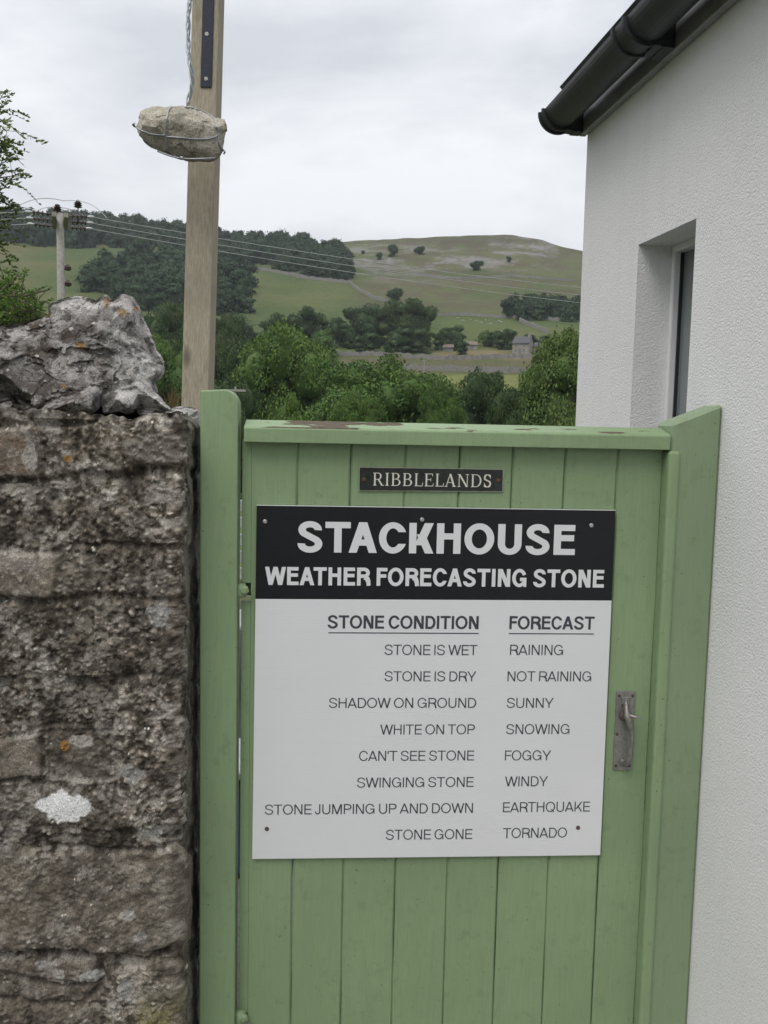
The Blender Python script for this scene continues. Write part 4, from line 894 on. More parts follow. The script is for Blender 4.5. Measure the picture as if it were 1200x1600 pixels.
    if ch == 'W': W = 1.26; q_ = W * .27; return d, W, d, [dia(q_ - k / 2, 0, k), dia(q_ - k / 2, W / 2 - k / 2, k), dia(W - q_ - k / 2, W / 2 - k / 2, k), dia(W - q_ - k / 2, W - k, k)]
    if ch == 'Y': W = .88; return d, W, d, [bar(W / 2 - s / 2, 0, W / 2 + s / 2, .42), dia(W / 2 - k / 2, 0, k, .38, 1), dia(W / 2 - k / 2, W - k, k, .38, 1)]
    if ch == "'": return .05, s, .05, [bar(0, .68, s, 1)]
    return 0, .30, 0, []
def serif_glyph(ch, big):
    s = .135; t_ = .055; f = .05; o = .075
    def foot_(x0, x1, y): return bar(x0, y, x1, y + f)
    def stem(x): return [bar(x, 0, x + s, 1), foot_(x - o, x + s + o, 0), foot_(x - o, x + s + o, 1 - f)]
    if ch == 'I': return .06, s + 2 * o, .06, stem(o)
    if ch == 'L': W = .66; return .06, W, .03, stem(o) + [bar(o + s, 0, W, t_), dia(W - .05, W - .01, .05, 0, .27)]
    if ch == 'E': W = .70; return .06, W, .05, stem(o) + [bar(o + s, 0, W, t_), bar(o + s, 1 - t_, W - .04, 1), bar(o + s, .5, W * .72, .5 + t_), dia(W - .05, W - .01, .05, 0, .25), dia(W - .09, W - .09, .05, .78, 1), bar(W * .68, .4, W * .72 + .02, .64)]
    if ch == 'R': W = .86; return .06, W, .0, stem(o) + [bar(o + s, 1 - t_, W * .5, 1), bar(o + s, .46, W * .5, .46 + t_), arc(W * .5, .73, W * .3, .27, -90, 90, s, t_), dia(W * .78, W * .42, s * 1.1, 0, .48), foot_(W * .74, W + .04, 0)]
    if ch == 'B': W = .76; return .06, W, .05, stem(o) + [bar(o + s, 1 - t_, W * .48, 1), bar(o + s, .5, W * .52, .5 + t_), bar(o + s, 0, W * .52, t_), arc(W * .48, .755, W * .4, .245, -90, 90, s, t_), arc(W * .52, .275, W * .47, .275, -90, 90, s, t_)]
    if ch == 'D': W = .86; return .06, W, .05, stem(o) + [bar(o + s, 1 - t_, W * .45, 1), bar(o + s, 0, W * .45, t_), arc(W * .45, .5, W * .55, .5, -90, 90, s, t_, 26)]
    if ch == 'A': W = .94; return -.01, W, -.01, [dia(.08, W / 2 - .06, .07), dia(W - .24, W / 2 - .1, .16), bar(W * .25, .3, W * .68, .3 + t_), foot_(0, .24, 0), foot_(W - .32, W, 0)]
    if ch == 'N': W = .94; return .04, W, .04, [bar(.1, 0, .165, 1), bar(W - .165, 0, W - .1, 1), dia(W - .24, .06, .16), foot_(0, .27, 0), foot_(0, .2, 1 - f), foot_(W - .27, W, 1 - f)]
    if ch == 'S': W = .58; return .07, W, .06, [spl(S_path(W, .09, .06), .13, .06), bar(W - .07, .68, W - .02, .98), bar(.02, .02, .07, .34)]
    return 0, .3, 0, []
def lettering(name, text, mat_, parent, x0, x1, yt, yb, n, s=0.14, serif=False, track=0.0):
    """set the words between photo columns x0..x1 and rows yt..yb on the gate's plane at distance n"""
    ym = (yt + yb) / 2; u0, u1 = pxg(x0, ym, n)[0], pxg(x1, ym, n)[0]; zt_, zb_ = pxg((x0 + x1) / 2, yt, n)[1], pxg((x0 + x1) / 2, yb, n)[1]; hgt = zt_ - zb_
    gl = []; x = 0
    for i, ch in enumerate(text):
        g = serif_glyph(ch, 1) if serif else glyph(ch, s); pre = '' if i == 0 else text[i - 1] + ch
        kern = {'AT': -.1, 'AY': -.1, 'TA': -.1, 'YA': -.1, 'FO': -.03, 'RT': -.02, 'WI': -.0, 'WE': -.02}.get(pre, 0)
        x += (0 if i == 0 else g[0] + track + kern); gl.append((x, g)); x += g[1] + g[2]
    total = gl[-1][0] + gl[-1][1][1]; fu = (u1 - u0) / total; mb = MB()
    for (gx_, g) in gl:
        for k, grp in enumerate(g[3]):
            for poly in grp: mb.add([G(u0 + (gx_ + p[0]) * fu, n + 0.00012 * k, zb_ + p[1] * hgt) for p in poly], [tuple(range(len(poly)))])
    bm = bmesh.new(); me = bpy.data.meshes.new('tmp'); me.from_pydata([tuple(v) for v in mb.V], [], mb.F); bm.from_mesh(me); bpy.data.meshes.remove(me)
    gn = Vector(GN_)
    for f_ in bm.faces:
        f_.normal_update()
        if f_.normal.dot(gn) < 0: f_.normal_flip()
    out = MB(); out.bm(bm); return out.build(name, mat_, parent)
# sign
sg = thing('forecast_sign', 'white board with black header listing stone conditions, screwed to the green gate', 'sign', G(pxg(680, 1340)[0], 0.002, pxg(680, 1340)[1]))
cs = {k: pxg(*v, 0.008) for k, v in dict(tl=(401, 790), tr=(962, 798), br=(938, 1336.5), bl=(394, 1342.5)).items()}
print('sign', cs)
hl = pxg(399, 936, 0.008)[1]; hr = pxg(957, 938.5, 0.008)[1]
def lerp2(a_, b_, z):
    f_ = (z - a_[1]) / (b_[1] - a_[1]); return a_[0] + (b_[0] - a_[0]) * f_
mb = MB(); mb.prism([cs['bl'], cs['br'], (lerp2(cs['br'], cs['tr'], hr), hr), (lerp2(cs['bl'], cs['tl'], hl), hl)], lambda u, z, n: G(u, n, z), 0.003, 0.008, 0.0005, 1); mb.build('white_panel', M['sign_white'], sg)
mb = MB(); mb.prism([(lerp2(cs['bl'], cs['tl'], hl), hl), (lerp2(cs['br'], cs['tr'], hr), hr), cs['tr'], cs['tl']], lambda u, z, n: G(u, n, z), 0.003, 0.008, 0.0005, 1); mb.build('header_panel', M['sign_black'], sg)
mb = MB(); mb.prism([(cs['tl'][0], cs['tl'][1] + 0.0002), (cs['tr'][0], cs['tr'][1] + 0.0002), (cs['tr'][0], cs['tr'][1] + 0.0012), (cs['tl'][0], cs['tl'][1] + 0.0012)], lambda u, z, n: G(u, n, z), 0.003, 0.0078); mb.build('edge_strip', M['sign_white'], sg)
NS = 0.0083
lettering('title_lettering', 'STACKHOUSE', M['white_ink'], sg, 465, 899, 817.5, 865, NS, 0.235)
lettering('title_lettering', 'WEATHER FORECASTING STONE', M['white_ink'], sg, 414, 944, 888, 916, NS, 0.225)
lettering('heading_lettering', 'STONE CONDITION', M['grey_ink'], sg, 512, 748, 962, 982.5, NS, 0.195, track=-.02)
lettering('heading_lettering', 'FORECAST', M['grey_ink'], sg, 796, 929, 963, 983.5, NS, 0.195, track=-.02)
for x0, x1, y in ((513, 748, 988.7), (795, 928, 990)):
    (a_, z1_), (b_, _q) = pxg(x0, y, NS), pxg(x1, y, NS); mb = MB(); mb.add([G(a_, NS, z1_ - 0.0012), G(b_, NS, z1_ - 0.0012), G(b_, NS, z1_ + 0.0012), G(a_, NS, z1_ + 0.0012)], [(0, 1, 2, 3)]); mb.build('underline', M['grey_ink'], sg)
for txt, x0, x1, a_, b_ in [('STONE IS WET', 601, 746, 1007.5, 1023.5), ('STONE IS DRY', 601, 744, 1049, 1064.5), ('SHADOW ON GROUND', 514, 744, 1090.5, 1106), ('WHITE ON TOP', 594, 742, 1132, 1147.5),
    ("CAN'T SEE STONE", 561, 741, 1173, 1188.5), ('SWINGING STONE', 558, 740, 1214.5, 1230), ('STONE JUMPING UP AND DOWN', 414, 739, 1256, 1271.5), ('STONE GONE', 603, 738, 1296, 1311.5),
    ('RAINING', 797, 880, 1007.5, 1023.5), ('NOT RAINING', 793, 924, 1049, 1064.5), ('SUNNY', 792, 865, 1090.5, 1106), ('SNOWING', 791, 890, 1131.5, 1147), ('FOGGY', 789, 861, 1172.5, 1188),
    ('WINDY', 789, 856, 1213, 1228.5), ('EARTHQUAKE', 786, 922, 1253, 1268.5), ('TORNADO', 786, 886, 1293.5, 1309)]:
    lettering('row_lettering', txt, M['grey_ink'], sg, x0, x1, a_, b_, NS, 0.118, track=-.03)
for px, py in ((414, 815), (659.5, 812), (924, 821), (417, 1295), (903, 1293)):
    u, z = pxg(px, py, 0.008); s_ = MB(); s_.lathe([(0.0048, 0.0003), (0.0046, 0.0012), (0.0028, 0.0020), (0.0012, 0.0014)], G(u, 0.008, z), GN_, 14); s_.build('screw', M['screw'] if py < 900 else M['rusty'], sg, True)
# house name plate
npz = thing('name_plate', 'small black house name plate above the large sign on the green gate', 'name plate', G(pxg(673, 768)[0], 0.001, pxg(673, 768)[1]))
q4 = [pxg(*p, 0.004) for p in ((560.5, 767), (786, 768.5), (787, 733), (561, 729.5))]
mb = MB(); mb.prism(q4, lambda u, z, n: G(u, n, z), 0.0012, 0.0036); mb.build('edge', M['chrome'], npz)
cx_ = sum(p[0] for p in q4) / 4; cz_ = sum(p[1] for p in q4) / 4
mb = MB(); mb.prism([(cx_ + (p[0] - cx_) * 0.990, cz_ + (p[1] - cz_) * 0.945) for p in q4], lambda u, z, n: G(u, n, z), 0.0036, 0.0042); mb.build('face', M['plateback'], npz)
lettering('lettering', 'RIBBLELANDS', M['cream'], npz, 583, 767, 740, 760, 0.0044, serif=True, track=0.085)
for px, py in ((568.5, 749.5), (778.5, 751)):
    u, z = pxg(px, py, 0.0042); mb = MB(); mb.lathe([(0.0052, 0.0001), (0.005, 0.0012), (0.003, 0.002)], G(u, 0.0042, z), GN_, 12); mb.build('screw', M['rust'], npz, True)

# ---------------------------------------------------------------- stone wall (left)
WY = R(7.0); WD = 1.93
WU = np.array([math.cos(WY), math.sin(WY), 0]); WN = np.array([math.sin(WY), -math.cos(WY), 0]); WP = up(282, 1000, WD); WP[2] = 0
def Wp(u, n, z): return WP + WU * u + WN * n + np.array([0, 0, z])
def pxw(px, py):
    P = hit(px, py, WP, WN); q_ = P - WP; return q_ @ WU, P[2]
cracks = [([(-200, 750), (0, 745), (60, 752), (120, 744), (190, 736), (275, 731)], 5, 15), ([(-200, 860), (0, 852), (70, 861), (95, 850), (170, 846), (262, 846)], 4, 9), ([(-200, 930), (0, 936), (90, 939), (165, 935), (285, 934)], 4, 10),
    ([(40, 1142), (95, 1135), (130, 1141), (182, 1176), (178, 1290)], 4, 8), ([(-100, 1225), (0, 1222), (42, 1219)], 4, 9), ([(-200, 1318), (0, 1321), (90, 1316), (200, 1323), (290, 1321)], 4, 9),
    ([(-200, 1492), (0, 1490), (90, 1488), (160, 1492), (235, 1496), (275, 1484), (290, 1478)], 4, 16), ([(0, 1521), (80, 1535), (160, 1531)], 4, 12), ([(160, 1494), (166, 1518), (150, 1545), (120, 1565), (0, 1568)], 5, 14), ([(40, 1568), (46, 1600), (40, 1650)], 6, 14),
    ([(52, 662), (74, 700), (70, 742)], 4, 12), ([(132, 655), (128, 700), (120, 742)], 3, 8), ([(-200, 668), (0, 664), (80, 668), (150, 662), (156, 648), (210, 643), (275, 650)], 5, 18), ([(-200, 1060), (0, 1065), (60, 1050), (150, 1060)], 3, 5),
    ([(0, 1145), (0, 1225)], 3, 5), ([(60, 1150), (62, 1215)], 3, 6), ([(75, 1290), (190, 1296)], 4, 9), ([(-200, 1640), (0, 1650), (290, 1655)], 5, 12), ([(-200, 1800), (290, 1790)], 5, 12), ([(120, 1655), (125, 1790)], 5, 12)]
us = np.concatenate([np.linspace(-2.6, -0.62, 170)[:-1], np.linspace(-0.62, -0.026, 300)]); crn = 0.026
prof_u = [(u, 0.0, 0.0) for u in us]                                           # (u, back distance, corner angle)
for i in range(1, 9): a_ = math.pi / 2 * i / 8; prof_u.append((-crn + crn * math.sin(a_), crn - crn * math.cos(a_), a_))
for v in np.linspace(crn, 0.36, 90)[1:]: prof_u.append((0.0, v, math.pi / 2))
ZW = pxw(200, 648)[1]; print('wall top', ZW)
zv = np.concatenate([np.linspace(-0.1, 0.3, 60)[:-1], np.linspace(0.3, ZW, 620)])
PU = np.array(prof_u); nu, nzv = len(PU), len(zv)
uu = np.tile(PU[:, 0], nzv); vb = np.tile(PU[:, 1], nzv); ang = np.tile(PU[:, 2], nzv); zz = np.repeat(zv, nu)
RD = np.array([-0.01, -1.0, 0]); base = WP + np.outer(uu, WU) - np.outer(vb, RD); base[:, 2] = zz
nrm = np.outer(np.cos(ang), WN) + np.outer(np.sin(ang), WU)
L3 = np.stack([uu, -vb, zz], 1)
wpx, wpy = to_px(base); 
warp = (fbm(L3 * 11, 5, 41) - 0.5) * 36; warp2 = (fbm(L3 * 11 + 9, 5, 43) - 0.5) * 30
cxp, cyp = wpx + warp, wpy + warp2
cxp = np.where(vb > crn * 0.5, 287 + 3 * (vb > 0), cxp)                         # joints run round the corner
crev = np.zeros(len(uu)); crd = np.zeros(len(uu))
for pts, wd, dp in cracks:
    dmin = np.full(len(uu), 1e9)
    for (x1, y1), (x2, y2) in zip(pts[:-1], pts[1:]):
        dx, dy = x2 - x1, y2 - y1; tt = np.clip(((cxp - x1) * dx + (cyp - y1) * dy) / (dx * dx + dy * dy), 0, 1)
        dmin = np.minimum(dmin, np.hypot(cxp - x1 - tt * dx, cyp - y1 - tt * dy))
    brk = 0.35 + 0.65 * sstep(.38, .55, fbm(L3 * 30 + dp, 3, 51)); crev = np.maximum(crev, (1 - sstep(wd * 0.25, wd * 1.5, dmin)) * dp * brk); crd = np.maximum(crd, 1 - sstep(0, 22, dmin))
big = fbm(L3 * 9, 4, 21) - 0.5; med = fbm(L3 * 34, 4, 22) - 0.5
f1, f2, cid = worley(L3 * np.array([88, 88, 96]) + (np.stack([fbm(L3 * 50 + 5 * k, 2, 3 + k) for k in range(3)], 1) - .5) * 1.3, 31)
g1, g2, gid = worley(L3 * np.array([210, 210, 240]), 32)
smooth_stone = np.maximum.reduce([sstep(60, 40, wpx) * sstep(668, 690, wpy) * sstep(745, 730, wpy), sstep(66, 52, wpx) * sstep(1150, 1160, wpy) * sstep(1220, 1208, wpy), sstep(150, 110, wpx) * sstep(855, 870, wpy) * sstep(930, 915, wpy) * .8, sstep(1325, 1345, wpy) * sstep(1490, 1470, wpy) * .55,
    sstep(90, 105, wpx) * sstep(180, 165, wpx) * sstep(1150, 1165, wpy) * sstep(1215, 1205, wpy) * .8, sstep(170, 150, wpx) * sstep(1495, 1505, wpy) * .7]) * (vb < crn)
peb = (np.clip(0.62 - f1, 0, 1)) * (1 - 0.85 * smooth_stone)
ret = (vb > crn).astype(float)
wbx = wpx + (fbm(L3 * 60, 4, 90) - .5) * 26; wby = wpy + (fbm(L3 * 60 + 4, 4, 91) - .5) * 18
WB = np.maximum.reduce([1 - sstep(.85, .98, np.hypot((wbx - a) / b, (wby - e) / f)) for a, b, e, f in ((97, 44, 1257, 19), (95, 27, 1272, 17), (124, 22, 1260, 15))]) * (vb < .02)
peb = peb * (1 - .9 * WB); med = med * (1 - .7 * WB)
STN = [(-900, 72, 668, 745, .95, 6, .2), (77, 129, 668, 742, .9, 0, .8), (134, 300, 655, 733, 1.2, 8, 1), (-900, 164, 758, 849, .9, -3, 1), (168, 300, 743, 845, 1.1, 4, 1), (-900, 92, 863, 931, 1.25, 6, .3), (97, 300, 853, 932, .95, 1, 1),
    (-900, 300, 942, 1058, .85, 4, 1), (-900, 180, 1066, 1137, .8, -2, 1), (186, 300, 1064, 1288, 1.12, 5, 1), (-900, 60, 1151, 1220, 1.05, 5, .1), (67, 177, 1144, 1217, .75, -6, .5), (-900, 180, 1228, 1288, .8, -2, .6), (-900, 185, 1298, 1315, .7, -4, .8),
    (-900, 300, 1326, 1484, 1.0, 7, .45), (-900, 158, 1497, 1526, .95, 3, .4), (-900, 118, 1541, 1563, .75, 0, .6), (164, 300, 1503, 1652, 1.15, 6, .7), (-900, 42, 1575, 1650, .8, 0, .7), (50, 158, 1570, 1650, .85, 2, .7)]
srel = np.full(len(uu), -3.5); stone_t = np.full(len(uu), .86); srough = np.full(len(uu), .8)
for x0, x1, y0, y1, tn_, rl, rg_ in STN:
    ed_ = np.minimum.reduce([cxp - x0, x1 - cxp, cyp - y0, y1 - cyp]); w_ = sstep(-2.5, 4.5, ed_); srel = srel * (1 - w_) + rl * w_ - 3.0 * w_ * np.exp(-np.clip(ed_, 0, 99) / 9); stone_t = stone_t * (1 - w_) + tn_ * w_; srough = srough * (1 - w_) + rg_ * w_
peb = np.clip(0.62 - f1, 0, 1) * srough * (1 - .9 * WB)
hgt = srel * 0.0011 * (1 - .5 * (vb > crn)) + big * 0.018 * (1 - .5 * ret) + med * 0.011 + peb * (0.004 + 0.012 * cid) * (1 - .75 * ret) + np.clip(0.55 - g1, 0, 1) * 0.0028 - crev * 0.0007 * (1 - .5 * ret) 
# rough top edge
hgt = hgt - 0.02 * sstep(ZW - 0.03, ZW, zz) * ret
V = base + nrm * hgt[:, None]
V[:, 2] += (fbm(L3 * np.array([22, 22, 1]) + 3, 3, 77) - 0.5) * 0.05 * sstep(ZW - 0.04, ZW, zz)
ii, jj = np.meshgrid(np.arange(nzv - 1), np.arange(nu - 1), indexing='ij'); q_ = (ii * nu + jj).ravel(); F = np.stack([q_, q_ + 1, q_ + nu + 1, q_ + nu], 1)
nb_ = fbm(L3 * 12, 5, 61); nf_ = fbm(L3 * 55, 4, 62); nl_ = fbm(L3 * 26, 5, 63)
c = lerp((0.058, 0.050, 0.041), (0.150, 0.131, 0.108), sstep(0.36, 0.64, nb_ * .55 + nf_ * .45))
c = over(c, (0.20, 0.185, 0.165), sstep(0.50, 0.68, nl_) * 0.7)
tone = np.where(cid < 0.3, 0.55, np.where(cid < 0.7, 1.0, 2.0)); tone = 1 + (tone - 1) * sstep(0.62, 0.4, f1)
c = c * (1 + (tone - 1) * srough * .55 * (1 - .6 * ret))[:, None]
hf = fbm(L3 * 95, 4, 71, .62); mf = fbm(L3 * 13, 4, 72)
c = over(c, (0.275, 0.26, 0.24), sstep(.53, .62, hf) * (.25 + .75 * sstep(.42, .6, mf)) * (.35 + .65 * srough) * .75)
c = over(c, (0.030, 0.026, 0.021), sstep(.47, .38, hf) * (.35 + .65 * srough) * .85)
c = over(c, (0.30, 0.285, 0.265), sstep(.56, .63, fbm(L3 * 38, 6, 73, .66)) * sstep(.40, .56, mf) * .7)
lightp = (cid > 0.955) * sstep(0.52, 0.30, f1) * sstep(0.44, 0.56, fbm(L3 * 18, 3, 64)) * (1 - .8 * ret)
c = over(c, (0.40, 0.38, 0.345), lightp * 0.8)
c = over(c, (0.62, 0.61, 0.58), (gid > 0.985) * sstep(0.5, 0.32, g1) * sstep(0.46, 0.55, fbm(L3 * 20, 3, 66)) * 0.9 * (1 - .7 * ret))
c = over(c, (0.020, 0.017, 0.014), sstep(0.58, 0.68, fbm(L3 * 40, 4, 65)) * .55)
c = over(c, (0.16, 0.14, 0.12), smooth_stone * 0.5); c = over(c, (0.13, 0.085, 0.06), smooth_stone * sstep(745, 735, wpy) * sstep(0.45, .6, nf_) * .6)
c = over(c, (0.24, 0.225, 0.20), sstep(700, 720, wpx + 660 * (wpy > 900)) * 0 + sstep(1330, 1360, wpy) * sstep(200, 280, wpx) * sstep(.4, .6, nl_) * .35)
def blob(px, py, rx, ry, nz=0.5, seed=90):
    qd = np.hypot((wpx - px) / rx, (wpy - py) / ry) + (fbm(L3 * 60, 4, seed) - 0.5) * nz * 2; return (1 - sstep(0.86, 0.98, qd)) * (vb < 0.02)
c = np.clip(c * (1.36 * stone_t)[:, None] * np.array([1.0, .985, .945]), 0, .8); c = over(c, (0.74, 0.74, 0.73), WB)
for px, py, rx, ry, col in [(48, 712, 14, 26, (0.36, 0.35, 0.32)), (128, 1160, 22, 10, (0.40, 0.37, 0.34)), (100, 1168, 9, 9, (0.30, 0.15, 0.035)), (30, 880, 40, 16, (0.32, 0.28, 0.25)), (105, 716, 7, 5, (.28, .15, .03)), (142, 1525, 20, 10, (.46, .46, .44)), (92, 1522, 10, 12, (.36, .35, .32)), (70, 1506, 16, 6, (.4, .39, .37)),
    (205, 1205, 20, 16, (.33, .32, .30)), (235, 1300, 22, 12, (.36, .355, .33)), (200, 1425, 15, 9, (.42, .41, .38)), (222, 1460, 12, 12, (.34, .33, .31)), (250, 960, 18, 20, (.34, .33, .31)), (200, 1545, 14, 20, (.33, .32, .3)), (245, 770, 25, 15, (.29, .27, .24)), (30, 765, 35, 9, (.3, .28, .24)), (240, 700, 40, 30, (.22, .2, .175))]:
    c = over(c, col, blob(px, py, rx, ry, .55, int(px)) * .75)
c = over(c, (0.17, 0.155, 0.06), sstep(1530, 1590, wpy) * sstep(180, 225, wpx) * sstep(.4, .6, nl_) * (1 - ret) * .8)
c = over(c, (0.17, 0.16, 0.135), ret * .6); c = over(c, (0.028, 0.026, 0.02), ret * sstep(.5, .62, fbm(L3 * np.array([40, 40, 9]), 4, 5)) * .8); c = over(c, (0.22, 0.21, 0.18), ret * sstep(.56, .66, fbm(L3 * np.array([60, 60, 30]), 4, 6)) * .7)
sw = thing('stone_wall', 'rough mortared limestone wall with lichen ending beside the green gate post', 'wall', Wp(-0.3, 0, 0))
Vw = V; wall_body = mesh('wall_body', V, F, M['rock'], sw, True, c)
mb = MB(); mb.add([Wp(-2.6, 0, ZW - .01), Wp(0, 0, ZW - .01), Wp(0, -.36, ZW - .01), Wp(-2.6, -.36, ZW - .01)], [(0, 1, 2, 3)]); mb.add([Wp(-2.6, -.36, -.1), Wp(0, -.36, -.1), Wp(0, -.36, ZW), Wp(-2.6, -.36, ZW)], [(0, 1, 2, 3)])
tp = np.array(mb.V); mesh('wall_core', tp, mb.F, M['rock'], sw, False, np.tile([[0.12, .11, .1]], (len(tp), 1)))

def rock(name, outline, centre_px, depthdist, thick, mat_, parent, seed, ncut=26, cut=(0.80, 0.99), colfn=None, dispn=0.010, res=(230, 150), frame=None, back=0.5, freq=1.0, flat=(2.4, 0.6), fac=1.0):
    """boulder whose silhouette is the given outline (photo px at depthdist), real thickness behind it, knocked into facets"""
    rng = np.random.default_rng(seed); C0 = up(centre_px[0], centre_px[1], depthdist); s = depthdist / FPX
    ol = np.array(outline, float) - np.array(centre_px); th = np.unwrap(np.arctan2(-ol[:, 1], ol[:, 0])); rr_ = np.hypot(ol[:, 0], ol[:, 1]) * s
    o_ = np.argsort(np.mod(th, 2 * math.pi)); tq = np.mod(th, 2 * math.pi)[o_]; rq = rr_[o_]; tq = np.concatenate([tq[-1:] - 2 * math.pi, tq, tq[:1] + 2 * math.pi]); rq = np.concatenate([rq[-1:], rq, rq[:1]])
    nt_, npz_ = res; T, Ph = np.meshgrid(np.linspace(0, 2 * math.pi, nt_, endpoint=False), np.concatenate([np.linspace(0.004, 0.8, int(npz_ * .45), endpoint=False), np.linspace(.8, 1.2, npz_ - int(npz_ * .45) - 12, endpoint=False), np.linspace(1.2, 1.996, 12)]), indexing='ij')
    T, Ph = T.ravel(), Ph.ravel(); Rv = np.interp(T, tq, rq)
    rho = 1 - np.abs(1 - Ph); cp = rho; sp = np.sign(Ph - 1) * (1 - rho ** flat[0]) ** flat[1]; cp = np.sin(rho * math.pi / 2)**.8; sp = np.sign(Ph - 1) * (1 - cp ** flat[0]) ** flat[1]
    loc = np.stack([Rv * np.cos(T) * cp, sp * thick, Rv * np.sin(T) * cp], 1)             # x right, y away, z up
    mean = rr_.mean(); U = loc / np.array([mean, thick, mean])
    for k in range(ncut):
        nv = rng.normal(size=3); nv[1] = -abs(nv[1]) - 0.5 if k % 4 else abs(nv[1]) + .4; nv /= np.linalg.norm(nv); lim = rng.uniform(*cut) * np.quantile(U @ nv, 0.995)
        ex = U @ nv - lim; U = U - np.outer(np.clip(ex, 0, None), nv)
    loc = U * np.array([mean, thick, mean]); ed = 1.0
    rad = loc / (np.linalg.norm(loc, axis=1, keepdims=True) + 1e-9)
    L_ = loc * freq + seed
    dsp = (fbm(L_ * 12, 4, seed) - .5) * dispn * 2 + (0.5 - np.abs(fbm(L_ * 22, 4, seed + 5) - .5) * 2) * dispn * .9 + (fbm(L_ * 70, 4, seed + 9) - .5) * dispn * .5
    wq = L_ + (np.stack([fbm(L_ * 25 + k * 7, 3, seed + 20 + k) for k in range(3)], 1) - .5) * 0.05
    dsp = dsp * .6 + (facets(wq * 9, seed + 31) * 2.4 + facets(wq * 24, seed + 32) * 0.8) * dispn * fac
    loc = loc + rad * dsp[:, None]
    ca, sa = math.cos(az_el(*centre_px)[0]), math.sin(az_el(*centre_px)[0])
    X = np.stack([loc[:, 0] * ca + loc[:, 1] * sa, -loc[:, 0] * sa + loc[:, 1] * ca, loc[:, 2]], 1) + C0
    i_, j_ = np.meshgrid(np.arange(nt_), np.arange(npz_ - 1), indexing='ij'); a_ = (i_ * npz_ + j_).ravel(); b_ = (((i_ + 1) % nt_) * npz_ + j_).ravel(); F_ = np.stack([a_, b_, b_ + 1, a_ + 1], 1)
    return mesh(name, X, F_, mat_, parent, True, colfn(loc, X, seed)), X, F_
def lime_col(loc, X, seed):
    nb = fbm(loc * 9 + seed, 6, seed, .62); nf = fbm(loc * 40 + seed, 5, seed + 1, .65); nl = fbm(loc * 18 + 3, 6, seed + 2, .65); px, py = to_px(X)
    c = lerp((0.21, 0.20, 0.19), (0.46, 0.445, 0.43), sstep(0.36, 0.62, nf * .5 + nl * .5))
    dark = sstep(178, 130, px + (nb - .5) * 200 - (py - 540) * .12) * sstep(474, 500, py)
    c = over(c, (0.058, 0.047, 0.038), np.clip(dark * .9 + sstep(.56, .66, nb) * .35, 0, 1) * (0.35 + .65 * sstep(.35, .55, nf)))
    c = over(c, (0.33, 0.315, 0.30), sstep(0.53, 0.62, fbm(loc * 28, 6, seed + 6, .68)) * .75)
    c = over(c, (0.022, 0.019, 0.016), sstep(0.56, 0.65, fbm(loc * 40, 6, seed + 8, .68)) * .7)
    f1_, _, id_ = worley(loc * 85, seed + 7); c = over(c, (0.50, 0.49, 0.46), (id_ > .9) * sstep(.5, .3, f1_) * sstep(.45, .55, nf) * .7)
    for bx, by, rx, ry in ((166, 473, 6, 10), (192, 488, 10, 8), (127, 541, 9, 6), (212, 483, 6, 5), (76, 492, 5, 4), (100, 604, 6, 4)):
        q = np.hypot((px - bx) / rx, (py - by) / ry) + (fbm(loc * 120, 3, 4) - .5) * 1.3; c = over(c, (0.27, 0.15, 0.04), (1 - sstep(.35, 1.1, q)) * .7)
    return c
cop = [(-60, 545), (0, 514), (40, 503), (78, 492), (76, 474), (92, 465), (118, 458), (150, 463), (163, 452), (175, 460), (192, 450), (208, 455), (222, 478), (222, 490), (232, 512), (240, 540), (252, 556), (255, 575), (240, 592), (246, 615), (262, 634), (266, 644), (200, 652), (120, 655), (0, 655), (-80, 650), (-90, 600)]
from mathutils.geometry import delaunay_2d_cdt
